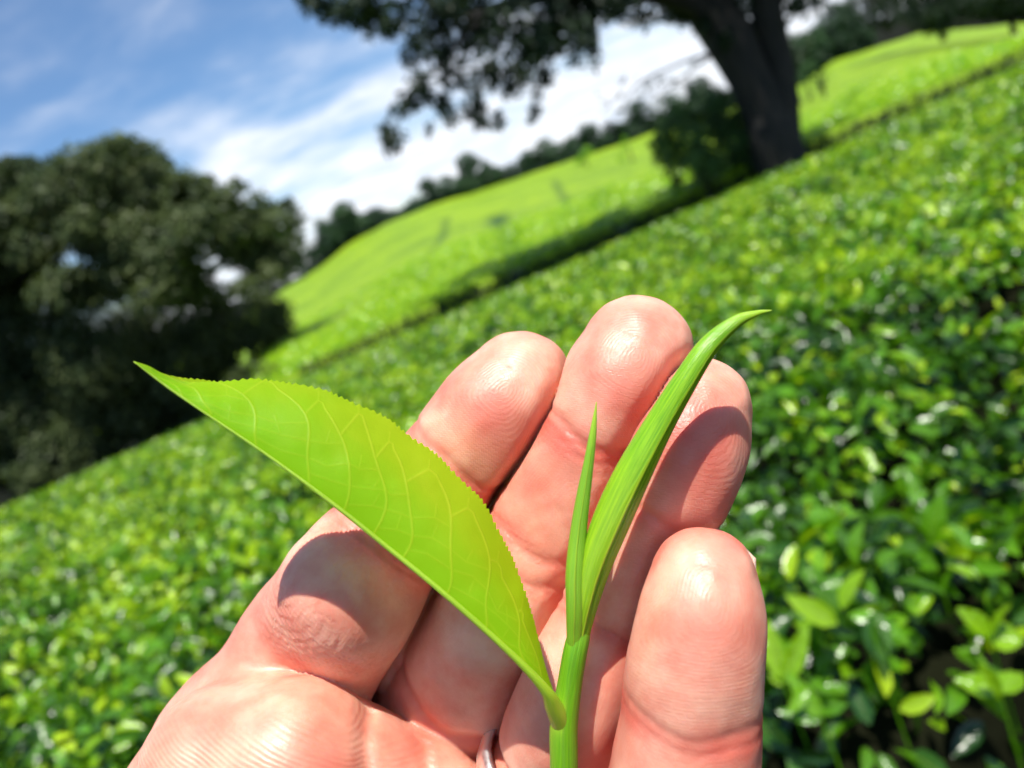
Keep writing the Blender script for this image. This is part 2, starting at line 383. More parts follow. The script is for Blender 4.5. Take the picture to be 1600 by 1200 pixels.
def palm_field(P):
    d = None
    for a, b in PALM:
        e = cone(P, a, b); d = e if d is None else smin(d, e, 3.0)
    d = d + 0.35 * (fbm(P, 0.22, 2) - 0.5)
    # creases running over the pads below the finger roots
    for (x0, y0, x1, y1, wd, dp) in ((556, 1118, 590, 1300, 0.9, 0.7), (300, 1075, 200, 1130, 0.8, 0.3), (640, 1170, 700, 1330, 0.8, 0.45)):
        a = cs(x0, y0, 100)[:2]; b = cs(x1, y1, 100)[:2]; ab = b - a; q = P[:, :2] - a; t = np.clip(q @ ab / (ab @ ab), 0, 1)
        dd = np.linalg.norm(q - t[:, None] * ab, axis=1); d = d + dp * np.exp(-(dd / wd) ** 2) * (P[:, 2] > -108)
    return d
def hand_field(P):
    E_ = {}
    for k, f in FO.items():
        lo = f.c[:, :3].min(0) - 14; hi = f.c[:, :3].max(0) + 14
        m = np.all((P > lo) & (P < hi), axis=1); e = np.full(len(P), 6.0)
        if m.any(): e[m] = f.field(P[m])
        E_[k] = e
    # each finger stops a hair short of its neighbour, until the web between them
    k_ = 1 - sst(-P[:, 1], 43, 49); d = None
    for a_, b_ in (('index', 'middle'), ('middle', 'ring'), ('ring', 'little')):
        e = smin(E_[a_], E_[b_], 0.25) + 1.45 * k_ * np.exp(-((E_[a_] - E_[b_]) / 1.05) ** 2) * (np.maximum(E_[a_], E_[b_]) < 3)
        E_[a_ + b_] = e
    a, b, c = E_['index'], E_['middle'], E_['ring']
    d = np.where(np.minimum(a, b) < c, E_['indexmiddle'], E_['middlering'])
    d = np.where((np.minimum(a, b) >= c) | (b < a), np.maximum(np.where(b < a, E_['middlering'], d), np.where(b < c, E_['indexmiddle'], -9)), d)
    d = np.minimum(d, E_['little']); d = np.where((c < b) & (c < a), np.maximum(d, np.minimum(E_['ringlittle'], d + 2)), d)
    for a_, b_ in (((835, 690, 119.5, 3.0), (735, 860, 119.5, 4.2)), ((735, 860, 119.5, 4.2), (630, 1040, 121, 5.5)), ((1000, 690, 117, 3.0), (905, 900, 118, 4.0)), ((905, 900, 118, 4.0), (820, 1090, 120, 5.0))):
        d = smin(d, cone(P, a_, b_), 0.4)
    pf = palm_field(P)
    return smin(d, pf, 0.5)
def axis(lo, a, b, hi, h, g=1.04, hm=2.0):
    x = list(np.arange(a, b, h)); s = h; 
    while x[-1] < hi: s = min(s * g, hm); x.append(x[-1] + s)
    s = h; y = []; c = a
    while c > lo: s = min(s * g, hm); c -= s; y.append(c)
    return np.array(y[::-1] + x)
def surface_nets(f, X, Y, Z):
    nx, ny, nz = len(X), len(Y), len(Z)
    G = np.empty((nx, ny, nz), np.float32)
    K = 6; cx, cy, cz = [np.arange(0, n_ + K, K).clip(max=n_ - 1) for n_ in (nx, ny, nz)]
    P = np.stack(np.meshgrid(X[cx], Y[cy], Z[cz], indexing='ij'), -1).reshape(-1, 3)
    Cg = f(P).reshape(len(cx), len(cy), len(cz)).astype(np.float32)
    ix, iy, iz = [np.minimum((np.arange(n_) + K // 2) // K, len(c_) - 1) for n_, c_ in ((nx, cx), (ny, cy), (nz, cz))]
    G[:] = Cg[np.ix_(ix, iy, iz)]
    sp = [np.gradient(a_) * K * 0.5 for a_ in (X, Y, Z)]
    tol = 1.1 + 1.1 * np.sqrt(sp[0][:, None, None] ** 2 + sp[1][None, :, None] ** 2 + sp[2][None, None, :] ** 2)
    J = np.argwhere(np.abs(G) < tol)
    for i in range(0, len(J), 1500000):
        q = J[i:i + 1500000]; G[q[:, 0], q[:, 1], q[:, 2]] = f(np.stack([X[q[:, 0]], Y[q[:, 1]], Z[q[:, 2]]], 1))
    sg = G < 0
    c = [sg[a:nx - 1 + a, b:ny - 1 + b, d:nz - 1 + d] for a in (0, 1) for b in (0, 1) for d in (0, 1)]
    cnt = sum(x.astype(np.int8) for x in c); I = np.argwhere((cnt > 0) & (cnt < 8))
    idx = -np.ones((nx - 1, ny - 1, nz - 1), np.int32); idx[I[:, 0], I[:, 1], I[:, 2]] = np.arange(len(I))
    acc = np.zeros((len(I), 3)); num = np.zeros(len(I))
    co = lambda J: np.stack([X[J[:, 0]], Y[J[:, 1]], Z[J[:, 2]]], 1)
    corners = [(a, b, d) for a in (0, 1) for b in (0, 1) for d in (0, 1)]
    for a in corners:
        for ax in range(3):
            if a[ax]: continue
            b = list(a); b[ax] = 1; Ja = I + np.array(a); Jb = I + np.array(b)
            va = G[Ja[:, 0], Ja[:, 1], Ja[:, 2]]; vb = G[Jb[:, 0], Jb[:, 1], Jb[:, 2]]; m = (va < 0) != (vb < 0)
            t = np.where(m, va / np.where(m, va - vb, 1), 0)[:, None]; pa = co(Ja); pb = co(Jb)
            acc[m] += (pa + t * (pb - pa))[m]; num[m] += 1
    V = acc / num[:, None]; Fs = []
    for ax in range(3):
        o = [i for i in range(3) if i != ax]; sl0 = [slice(1, -1)] * 3; sl1 = [slice(1, -1)] * 3
        sl0[ax] = slice(0, -1); sl1[ax] = slice(1, None)
        m = sg[tuple(sl0)] != sg[tuple(sl1)]; J = np.argwhere(m); J[:, o[0]] += 1; J[:, o[1]] += 1
        ins = sg[J[:, 0], J[:, 1], J[:, 2]]
        def cell(da, db):
            K = J.copy(); K[:, o[0]] -= da; K[:, o[1]] -= db
            ok = np.all((K >= 0) & (K < np.array(idx.shape)), axis=1); r = np.full(len(K), -1); r[ok] = idx[K[ok, 0], K[ok, 1], K[ok, 2]]; return r
        q = np.stack([cell(1, 1), cell(0, 1), cell(0, 0), cell(1, 0)], 1)
        if ax == 1: q = q[:, ::-1]
        q = np.where(ins[:, None], q, q[:, ::-1]); Fs.append(q[np.all(q >= 0, axis=1)])
    return V, np.vstack(Fs)
HS = 0.31
gx = axis(-68, -50, 36, 44, HS); gy = axis(-168, -52, 14, 16, HS); gz = axis(-156, -122, -80, -78, HS)
V, Fq = surface_nets(hand_field, gx, gy, gz)
# even out the lattice a little
E = np.vstack([Fq[:, [0, 1]], Fq[:, [1, 2]], Fq[:, [2, 3]], Fq[:, [3, 0]]])
deg = np.bincount(E.ravel(), minlength=len(V))[:, None]
for lam in (0.5, -0.52) * 6:
    A = np.zeros_like(V)
    for j in range(3): A[:, j] = np.bincount(E[:, 0], V[E[:, 1], j], len(V)) + np.bincount(E[:, 1], V[E[:, 0], j], len(V))
    V = V + lam * (A / np.maximum(deg, 1) - V)
# attributes
n = len(V); bestd = palm_field(V) + 0.1; red = 0.25 * np.ones(n); phase = (V[:, 1] * 0.93 + V[:, 0] * 0.36 + 2.2 * fbm(V, 0.11, 2)) / 0.54; amp = 1.0 * sst(-V[:, 1], 39.5, 44)
lph = V[:, 0] * 0.2; lam_ = np.zeros(n); 
for k, f in FO.items():
    lo = f.c[:, :3].min(0) - 12; hi = f.c[:, :3].max(0) + 12; m = np.where(np.all((V > lo) & (V < hi), axis=1))[0]
    d, sl, lat, rad, cN = f.field(V[m], full=True)
    k_ = d < bestd[m]; m = m[k_]; bestd[m] = d[k_]; sl, lat, rad, cN = sl[k_], lat[k_], rad[k_], cN[k_]
    dip = f.crease[0][0]; pip = f.crease[2][0] if len(f.crease) > 2 else 34
    ds = sl - 3.0; lw = np.where(ds < 0, 1.0, np.exp(-ds / 5.0)); q = np.sqrt((lat * lw - 0.6) ** 2 + ds ** 2 + 0.02)
    tipf = 1 - sst(sl, dip - 2.5, dip - 0.5)
    phase[m] = np.where(sl < dip, q / 0.44, (sl + 0.03 * lat ** 2) / 0.55)
    amp[m] = (0.12 + 0.42 * tipf + 0.22 * np.exp(-((sl - dip - 2) / 2.0) ** 2)) * sst(cN, -0.3, 0.3) * (0.6 if k == 'little' else 1.0)
    lph[m] = (lat + 0.5 * np.sin(sl * 0.5)) / 0.85
    lam_[m] = np.exp(-((sl - 0.5 * (dip + pip)) / 5.5) ** 2) * 1.0 + 0.8 * np.exp(-((sl - pip - 10) / 6.0) ** 2)
    r_ = 0.12 + 0.0 * sl
    for s0, w_, h in f.crease: r_ = r_ + 0.38 * np.exp(-((sl - s0) / 1.5) ** 2)
    r_ = r_ + 0.30 * np.exp(-((sl - 6) / 3.2) ** 2) * sst(cN, -0.2, 0.8) + 0.35 * (1 - sst(cN, -0.4, 0.7))
    red[m] = r_
hand_root = cs2w(cs(520, 1850, 122))
hand = mesh_np('hand', cs2w(V), [Fq], SKIN, origin=hand_root, attrs=dict(red=np.clip(red, 0, 1), ridge_phase=phase, ridge_amp=amp, line_phase=lph, line_amp=lam_))
tag(hand, 'open left hand with palm turned to the viewer and fingers together behind a tea shoot', 'hand')
print('hand verts', len(V), 'faces', len(Fq), round(time.time() - T0, 1))

# nail of the little finger
c = FO['little'].c; C0 = c[0, :3]; a_ = c[0, :3] - c[3, :3]; a_ /= np.linalg.norm(a_)
Dn = np.array([0.42, 0, -0.9]); Dn -= a_ * (Dn @ a_); Dn /= np.linalg.norm(Dn); Sn = np.cross(a_, Dn); Sn *= np.sign(Sn[0])
ph_ = np.linspace(R(-58), R(58), 33); vv = np.linspace(0, 1, 20); rows = []
for off in (0.0, 0.35):
    for p in ph_:
        ln = 7.25 - 4.2 * math.sin(p + R(8)) ** 2
        for q in vv:
            z_ = -6 + q * (ln + 6); rr = (5.95 + off) * (1 - 0.10 * sst(z_, 0, 9))
            rows.append(C0 + a_ * z_ + rr * (math.cos(p) * Dn + math.sin(p) * Sn))
NV = np.array(rows); n1_ = gridfaces(33, 20); n2_ = gridfaces(33, 20, 660, True)
edge = [[i * 20 + 19, (i + 1) * 20 + 19, 660 + (i + 1) * 20 + 19, 660 + i * 20 + 19] for i in range(32)]
edge += [[j, j + 1, 660 + j + 1, 660 + j] for j in range(19)] + [[32 * 20 + j + 1, 32 * 20 + j, 660 + 32 * 20 + j, 660 + 32 * 20 + j + 1] for j in range(19)]
mesh_np('fingernail', cs2w(NV), [np.vstack([n1_, n2_, edge])], NAIL, parent=hand)

# silver ring at the root of the ring finger
f = FO['ring']; i = int(np.argmin(abs(f.c[:, 1] - cs(858, 1203, 108)[1]))); Cc = f.c[i, :3]; T_ = f.c[i + 1, :3] - f.c[i - 1, :3]; T_ /= np.linalg.norm(T_)
N_ = np.array([0, 0, 1.0]) - T_ * T_[2]; N_ /= np.linalg.norm(N_); B_ = np.cross(T_, N_)
prof = [(-2.2, 0.0), (-2.2, 0.6), (-1.8, 1.1), (-0.8, 1.45), (0.8, 1.45), (1.8, 1.1), (2.2, 0.6), (2.2, 0.0)]
rows = []; nr = 96
for k in range(nr):
    an = 2 * math.pi * k / nr
    for (x_, y_) in prof: rows.append(Cc + T_ * x_ + (8.3 + y_) * (math.cos(an) * N_ + math.sin(an) * B_))
rf = [[k * 8 + j, ((k + 1) % nr) * 8 + j, ((k + 1) % nr) * 8 + (j + 1) % 8, k * 8 + (j + 1) % 8] for k in range(nr) for j in range(8)]
rg = mesh_np('finger_ring', cs2w(np.array(rows)), [np.array(rf)], SILVER, origin=cs2w(Cc))
tag(rg, 'plain polished silver ring worn at the root of the ring finger', 'ring')

#SECTION shoot
def tube(rows, n=80, m=28, seam=0.0, seam_ang=0.0, pale=None, flat=1.0, cap=True):
    """rows: px, py, distance, width in photo pixels"""
    P = np.array([list(cs(a, b, d)) + [wd * 0.5 / F * d] for a, b, d, wd in rows]); c = spline(P, n)
    T = np.gradient(c[:, :3], axis=0); T /= np.linalg.norm(T, axis=1)[:, None]
    N = np.array([0, 0, 1.0]) - T * T[:, 2:3]; N /= np.linalg.norm(N, axis=1)[:, None]; B = np.cross(T, N)
    th = np.linspace(0, 2 * math.pi, m, endpoint=False)
    V = []; al = []; ar = []
    L = np.concatenate([[0], np.cumsum(np.linalg.norm(np.diff(c[:, :3], axis=0), axis=1))])
    for i in range(n):
        r = c[i, 3] * (1 - seam * (1 - th / (2 * math.pi)))
        a = th + seam_ang + L[i] * 0.010 * (seam > 0)
        V.append(c[i, :3] + (r * np.cos(a) * flat)[:, None] * N[i] + (r * np.sin(a))[:, None] * B[i]); al.append(np.full(m, L[i])); ar.append(th)
    V = np.vstack(V); al = np.concatenate(al); ar = np.concatenate(ar)
    i = np.arange(n - 1)[:, None] * m; j = np.arange(m)[None]; q = np.stack([i + j, i + (j + 1) % m, i + m + (j + 1) % m, i + m + j], -1).reshape(-1, 4)
    pl = np.zeros(len(V)) if pale is None else pale(al, ar, L[-1])
    k = len(V); V = np.vstack([V, c[0, :3], c[-1, :3]]); al = np.append(al, [0, L[-1]]); ar = np.append(ar, [0, 0]); pl = np.append(pl, [pl[0], pl[-1]])
    f0 = np.array([[k, (jj + 1) % m, jj] for jj in range(m)]); f1 = np.array([[k + 1, (n - 1) * m + jj, (n - 1) * m + (jj + 1) % m] for jj in range(m)])
    return cs2w(V), [q, f0, f1], dict(along=al, around=ar, pale=np.clip(pl, 0, 1))
shoot = empty('tea_shoot', cs2w(cs(878, 1300, 92)))
tag(shoot, 'fresh tea shoot with open lime leaf, rolled leaf and needle bud, held before the fingers', 'tea shoot')
v, f_, a_t = tube([(872, 1420, 98, 46), (878, 1300, 95, 45), (881, 1200, 93.5, 44), (881, 1135, 93, 44), (890, 1070, 92.5, 39), (898, 1022, 92.2, 38), (904, 995, 92.3, 36), (908, 972, 92.5, 31), (911, 950, 92.7, 24), (914, 930, 93, 14)], 110, 32,
    pale=lambda al, ar, L: 0.75 * np.exp(-((al - L * 0.66) / 1.6) ** 2) * (np.cos(ar - 4.4) > -0.2) + 0.35 * np.exp(-((al - L * 0.93) / 0.5) ** 2) * (np.cos(ar + .5) > -.2))
mesh_np('stem', v, f_, STEM, shoot, attrs=a_t)
# rolled leaf with its free margin showing as a seam
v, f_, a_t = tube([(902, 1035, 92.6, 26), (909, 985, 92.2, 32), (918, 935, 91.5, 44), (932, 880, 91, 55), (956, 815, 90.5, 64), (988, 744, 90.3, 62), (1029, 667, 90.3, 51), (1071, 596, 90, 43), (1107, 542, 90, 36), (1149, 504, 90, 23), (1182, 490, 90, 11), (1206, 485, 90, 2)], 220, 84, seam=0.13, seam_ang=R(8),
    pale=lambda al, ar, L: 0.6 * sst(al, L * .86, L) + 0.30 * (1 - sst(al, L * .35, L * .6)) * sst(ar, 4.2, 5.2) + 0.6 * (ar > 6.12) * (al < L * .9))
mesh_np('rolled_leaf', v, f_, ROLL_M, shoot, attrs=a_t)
v, f_, a_t = tube([(899, 1035, 92.4, 24), (899, 990, 91.7, 29), (900, 945, 91, 33), (900, 895, 90.8, 34), (904, 835, 90.7, 29), (912, 775, 90.6, 24), (920, 725, 90.5, 18), (927, 675, 90.5, 12), (932, 628, 90.5, 1.5)], 140, 56, seam=0.16, seam_ang=R(-10),
    pale=lambda al, ar, L: 0.5 * sst(al, L * .8, L) + 0.5 * (ar > 6.1) + 0.15)
mesh_np('bud', v, f_, BUD_M, shoot, attrs=a_t)

# the open leaf: folded on its midrib, the near half facing the viewer
Mr = np.array([list(cs(a, b, d)) for a, b, d in [(876, 1118, 91), (848, 1078, 89.5), (800, 1022, 88.5), (700, 932, 88), (600, 850, 88), (520, 786, 87.5), (420, 712, 87), (330, 651, 86.5), (262, 604, 86), (232, 582, 85.5), (209, 565, 85)]])
Ed = np.array([list(cs(a, b, d)) for a, b, d in [(878, 1112, 91), (858, 1062, 91), (838, 985, 91.5), (812, 900, 92.5), (765, 800, 93.5), (700, 727, 94), (620, 664, 94), (540, 622, 93.5), (460, 598, 92.5), (400, 592, 91.5), (345, 595, 90), (292, 596, 88.5), (255, 582, 87), (233, 571, 86), (209, 564.5, 85)]])
NTt, NU = 520, 110
def blade(Mr, Ed, bulge, serr=True, seed=0):
    m = spline(Mr, NTt); e = spline(Ed, NTt)
    t = np.linspace(0, 1, NTt)
    L = np.concatenate([[0], np.cumsum(np.linalg.norm(np.diff(m, axis=0), axis=1))])
    if serr:
        nrm = e - m; nl = np.linalg.norm(nrm, axis=1)[:, None]; nrm = nrm / np.maximum(nl, 1e-3)
        Le = np.concatenate([[0], np.cumsum(np.linalg.norm(np.diff(e, axis=0), axis=1))])
        sp = 0.78 + 0.13 * np.sin(Le * 0.9) + 0.09 * np.sin(Le * 2.7 + 1); u = (np.cumsum(np.gradient(Le) / sp)) % 1.0
        tooth = np.where(u < 0.72, (u / 0.72), (1 - u) / 0.28)
        tth = nrm * ((tooth - .6) * (0.36 + 0.12 * np.sin(Le * 2.3)) * sst(t, .05, .25) * (1 - sst(t, .88, .97)))[:, None]
        e = e + nrm * (0.15 * np.sin(Le * .8 + seed))[:, None] * np.sin(math.pi * t)[:, None]
    # push direction: surface normal of the chord
    tn = np.gradient(m, axis=0); tn /= np.linalg.norm(tn, axis=1)[:, None]
    ch = e - m; nv = np.cross(tn, ch); wd = np.linalg.norm(ch, axis=1); nv /= np.maximum(np.linalg.norm(nv, axis=1), 1e-6)[:, None]; nv *= np.sign(nv[:, 2:3] + 1e-9)
    u = np.linspace(0, 1, NU)[None, :, None]
    P = m[:, None] * (1 - u) + e[:, None] * u + nv[:, None] * (np.sin(math.pi * u ** 0.8) * wd[:, None, None] * bulge)
    P = P + tth[:, None] * sst(u, .95, 1.0)
    U = np.broadcast_to(u[..., 0], (NTt, NU)); X = np.broadcast_to(L[:, None], (NTt, NU)); Y = U * wd[:, None]
    # veins in (X, Y) millimetres: secondary veins leave the midrib, bend to the tip and loop inside the margin
    Lm = L[-1]; segs = []; prev = None; wf = lambda x: np.interp(x, L, wd)
    vr = np.random.default_rng(5 + seed)
    xs = np.linspace(0.07, 0.90, 11) * Lm + vr.normal(0, 1.0, 11)
    def poly(pts, wv): 
        for a, b in zip(pts[:-1], pts[1:]): segs.append((a, b, wv))
    ends = []
    for x0 in xs:
        pts = []; rise = 0.80 + vr.normal(0, .03); 
        for q in np.linspace(0, 1, 12):
            y = q * rise * wf(min(x0 + 6 * q, Lm)); x = x0 + 3.2 * q + 4.6 * q ** 2.6 + 0.35 * math.sin(q * 7 + x0 * 3)
            pts.append((min(x, Lm), y + 0.25 * math.sin(q * 8 + x0)))
        poly(pts, 1.0); ends.append(pts)
    for a, b in zip(ends[:-1], ends[1:]):       # loops towards the next vein
        p0 = a[-1]; p1 = b[8]; md = ((p0[0] + p1[0]) / 2 + .3, max(p0[1], p1[1]) + 0.5)
        poly([p0, ((p0[0] + md[0]) / 2, (p0[1] + md[1]) / 2 + .3), md, p1], 0.8)
        # cross veins
        for q in (3, 5, 7):
            p, r_ = a[q], b[max(q - 2, 1)]; j = (0.5 * (p[0] + r_[0]) + vr.normal(0, .4), 0.5 * (p[1] + r_[1]) + vr.normal(0, .5)); poly([p, j, r_], 0.45)
            if vr.random() < .7: poly([j, (j[0] + vr.normal(0.6, .5), j[1] + 1.5)], 0.35)
        poly([md, (md[0] + .5, md[1] + 1.2)], 0.4)
    vein = np.zeros(NTt * NU); Q = np.stack([X.ravel(), Y.ravel()], 1)
    for (a, b, wv) in segs:
        a = np.array(a); b = np.array(b); mk = np.where((Q[:, 0] > min(a[0], b[0]) - .6) & (Q[:, 0] < max(a[0], b[0]) + .6) & (Q[:, 1] > min(a[1], b[1]) - .6) & (Q[:, 1] < max(a[1], b[1]) + .6))[0]
        if not len(mk): continue
        ab = b - a; q = Q[mk] - a; tt = np.clip(q @ ab / max(ab @ ab, 1e-6), 0, 1); dd = np.linalg.norm(q - tt[:, None] * ab, axis=1)
        vein[mk] = np.maximum(vein[mk], wv * np.exp(-(dd / (0.09 + .05 * wv)) ** 2))
    # slight puckering between veins
    P = P.reshape(-1, 3); nn_ = np.repeat(nv, NU, 0)
    P = P + nn_ * (0.5 * (fbm(np.stack([X.ravel() * .25, Y.ravel() * .3, np.zeros(NTt * NU)], 1), 1.0, 2) - .5))[:, None] * np.minimum(U.ravel() * 6, 1)[:, None]
    return P, nn_, vein, U.ravel()
def blade_obj(name, Mr, Ed, bulge, thick=0.22, seed=0):
    P, nn_, vein, U = blade(Mr, Ed, bulge, True, seed)
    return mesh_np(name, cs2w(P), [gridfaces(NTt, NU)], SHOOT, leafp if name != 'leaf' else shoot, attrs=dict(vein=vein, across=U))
leafp = None
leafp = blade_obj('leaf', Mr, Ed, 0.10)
Ed2 = Mr + (spline(Ed, len(Mr)) - Mr) * np.linspace(0.42, 0.42, len(Mr))[:, None] + np.array([0, 0, -1.0]) * (7.0 * np.sin(math.pi * np.linspace(0, 1, len(Mr))))[:, None]
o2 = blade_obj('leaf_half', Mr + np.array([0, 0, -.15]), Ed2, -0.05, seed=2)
v, f_, a_t = tube([(886, 1165, 93.8, 20), (877, 1130, 92.6, 32), (865, 1103, 91, 28), (850, 1076, 89.5, 17), (800, 1023, 88.4, 11), (700, 933, 87.9, 9), (600, 851, 87.9, 8), (520, 787, 87.4, 7), (420, 713, 86.9, 5), (330, 652, 86.4, 4), (262, 605, 85.9, 4), (209, 565, 84.9, 2)], 140, 16, pale=lambda al, ar, L: 0.55 + 0.45 * np.exp(-al / 4))
mesh_np('midrib', v, f_, STEM, leafp, attrs=a_t)
print('shoot', round(time.time() - T0, 1))

#SECTION terrain
SLOPE = -0.0796
def zc(x, y): return CAM_H - 0.55 + SLOPE * y                       # plucking table of the near bushes
EDGE = 12.0
def tsig(x, c, w_): return 1 / (1 + np.exp(-(x - c) / w_))
def canopy(x, y):
    """height of the near canopy with its hollows and gaps"""
    P = np.stack([x, y, 0 * x], 1)
    far = sst(y, 0.6, 3.5)
    z = zc(x, y) + (fbm(P, 2.4, 2) - 0.5) * (0.22 * (1 - sst(y, 6, 11)) + 0.02) + (fbm(P, 7.0, 1) - 0.5) * 0.12 * (1 - .5 * sst(y, 5, 10))
    drop = 0.75 * (1 - tsig(y + 0.10 * np.sin(x * 9) + 0.25 * (x - 0.25), 0.745, 0.018)) * (x > -0.3)
    for gx_, gy_, rx, ry, dp in ((1.28, 2.0, 0.34, 0.17, .8), (1.60, 2.15, 0.3, 0.13, .6), (0.62, 0.98, .12, .05, .35), (0.75, 1.35, .2, .05, .3), (0.55, 1.22, 0.10, 0.05, .2), (0.9, 1.5, 0.12, 0.04, .2), (1.9, 3.4, 0.5, 0.06, .25), (-1.5, 2.3, 0.25, 0.07, .22), (-0.9, 1.75, 0.15, 0.06, .2), (-3.0, 4.2, 0.6, 0.08, .2), (0.2, 3.6, 0.5, 0.08, .2), (3.2, 5.2, .7, .09, .3), (0.42, 0.86, 0.05, 0.03, .18)):
        drop = np.maximum(drop, dp * np.exp(-((x - gx_) / rx) ** 2 - ((y - gy_ - 0.12 * (x - gx_)) / ry) ** 2))
    return z - drop, drop
# ground: one sheet to the horizon
Xg = np.concatenate([-np.geomspace(900, 16, 14), np.linspace(-15, 18, 34), np.geomspace(20, 900, 14)])
Yg = np.concatenate([[-60, -20, -5, -1], np.linspace(0, 14, 29), np.geomspace(15, 1500, 24)])
YY, XX = np.meshgrid(Yg, Xg)
zg = np.where(YY < 12.2, np.minimum(zc(XX, np.maximum(YY, -2)) - 0.98, 2), 0)
zg = np.where(YY >= 12.2, -0.85 - 0.05 * np.minimum(YY - 12.2, 1.0) - 0.075 * np.clip(YY - 13.2, 0, 150), zg)
G = np.stack([XX.ravel(), YY.ravel(), zg.ravel()], 1)
tag(mesh_np('ground', G, [gridfaces(len(Xg), len(Yg), 0, True)], SOIL), kind='structure')

# far tea slope up to its ridge
RP = [(-150, 1000, 0), (0, 735, 0), (200, 610, 0), (400, 478, 0), (480, 432, 0), (540, 385, 0), (600, 350, 0), (680, 318, 0), (740, 302, 0), (820, 275, 0), (900, 247, 0), (960, 228, 0), (1010, 210, 0), (1090, 180, 0), (1170, 160, 0), (1245, 135, 0), (1300, 96, 0), (1380, 70, 0), (1440, 52, 0), (1600, 36, 0), (1800, 0, 0)]
YR = 112.0
rp = np.array([at(a, b, YR) for a, b, _ in RP])
edge_w = at(800, 449, EDGE)
FY0 = 12.75
Yf = np.concatenate([[FY0, FY0 + .02], FY0 + np.geomspace(0.1, YR - FY0, 260)]); Uf = np.linspace(-1.25, 1.35, 620)
YY, UU = np.meshgrid(Yf, Uf); XX = UU * YY
zr = np.interp(XX * YR / YY, rp[:, 0], rp[:, 2])
t = (YY - FY0) / (YR - FY0)
lip = zc(0, EDGE) + 0.02 + 0.16 * tsig(XX, -1.9, 0.5)
ZF = lip * (1 - t) + zr * t + -0.9 * np.sin(math.pi * t) * sst(t, 0, .3)
PP = np.stack([XX.ravel(), YY.ravel(), np.zeros(XX.size)], 1)
ZF += ((fbm(PP, 0.35, 3) - 0.5) * 0.35).reshape(XX.shape) * sst(t, 0, 0.12)
path = np.zeros(XX.shape)
def onfar(px, py):
    d = ray(px, py); best = None
    ys = np.linspace(FY0, YR, 400); z = CAM_H + d[2] / d[1] * ys; x = d[0] / d[1] * ys
    tt = (ys - FY0) / (YR - FY0); s_ = (zc(0, EDGE) + .35) * (1 - tt) + np.interp(x * YR / ys, rp[:, 0], rp[:, 2]) * tt
    k = np.where(z < s_)[0]; k = k[0] if len(k) else 399
    return np.array([x[k], ys[k], s_[k]])
for ln, wd in (([(764, 312), (782, 345), (795, 380), (800, 420)], 0.011), ([(925, 285), (950, 312), (968, 335), (980, 352)], 0.010), ([(690, 325), (660, 380), (650, 430)], 0.005), ([(860, 268), (880, 300), (884, 330)], 0.004), ([(560, 440), (700, 400), (860, 350), (1010, 300)], 0.0035), ([(520, 520), (640, 470), (800, 400)], 0.003),
               ([(1290, 175), (1330, 135), (1390, 90)], 0.008), ([(1330, 165), (1420, 110), (1520, 75)], 0.006)):
    q = np.array([onfar(*p)[:2] for p in ln])
    for a, b in zip(q[:-1], q[1:]):
        ab = b - a; g0, g1 = XX - a[0], YY - a[1]; tt = np.clip((g0 * ab[0] + g1 * ab[1]) / (ab @ ab), 0, 1)
        dd = np.hypot(g0 - tt * ab[0], (g1 - tt * ab[1]) * 0.6) / YY
        path = np.maximum(path, np.exp(-(dd / (wd * 1.2)) ** 2) * (1.0 if wd > .006 else .7))
ZF -= path * 0.25
ZF -= 1.9 * (1 - tsig(UU, -0.315, 0.012)) * (1 - sst(YY, 40, 90))
ZF[:, 0] = -1.0
FV = np.stack([XX.ravel(), YY.ravel(), ZF.ravel()], 1)
tag(mesh_np('tea_slope', FV, [gridfaces(len(Uf), len(Yf), 0, True)], FARM, attrs=dict(path=path.ravel())), kind='structure')

# ------------------------------------------------------------------ leaves
def leaf_cloud(P, size, nrm, tint, detail=2, asp=0.42, spin=None, curl=0.25):
    """one mesh of folded, arched leaves at P; nrm: upper-side normals"""
    n = len(P); u = rng.normal(size=(n, 3)); 
    if spin is not None: u = spin
    n_ = nrm / np.linalg.norm(nrm, axis=1)[:, None]
    a = u - n_ * np.einsum('ij,ij->i', u, n_)[:, None]; a /= np.linalg.norm(a, axis=1)[:, None]; b = np.cross(n_, a)
    if detail == 2:
        ts = [0.0, 0.22, 0.5, 0.78, 1.0]; ws = [0.06, 0.42, 0.5, 0.34, 0.02]
        T = []; 
        for t_, w_ in zip(ts, ws):
            for sd in (-1, 0, 1): T.append((t_, sd * w_, abs(sd) * w_ * 0.42 - curl * t_ * t_, abs(sd)))
        fc = []
        for i in range(4):
            o = i * 3; fc += [[o, o + 1, o + 4, o + 3], [o + 1, o + 2, o + 5, o + 4]]
    elif detail == 1:
        T = [(0, 0, 0, 0), (0.5, -0.5, .16 - curl * .25, 1), (0.5, 0, -curl * .25, 0), (.5, .5, .16 - curl * .25, 1), (1, 0, -curl, 0)]
        fc = [[0, 2, 1], [0, 3, 2], [1, 2, 4], [2, 3, 4]]
    else:
        T = [(0, 0, 0, .5), (0.45, -0.5, 0, .5), (.55, .5, 0, .5), (1, 0, -curl, .5)]; fc = [[0, 2, 3, 1]]
    T = np.array(T); m = len(T)
    L = (T[:, 0][None] * size[:, None]); Wd = T[:, 1][None] * (size * asp)[:, None] ; Z = T[:, 2][None] * (size * np.where(np.abs(T[:, 1]) > 0, 1, 1)[None].T.T[0] if False else size)[:, None] * 0.6
    V = P[:, None] + L[..., None] * a[:, None] + Wd[..., None] * b[:, None] + Z[..., None] * n_[:, None]
    Fc = (np.arange(n) * m)[:, None, None] + np.array(fc)[None]
    return V.reshape(-1, 3), Fc.reshape(-1, len(fc[0])), np.repeat(tint, m), np.tile(T[:, 3], n)
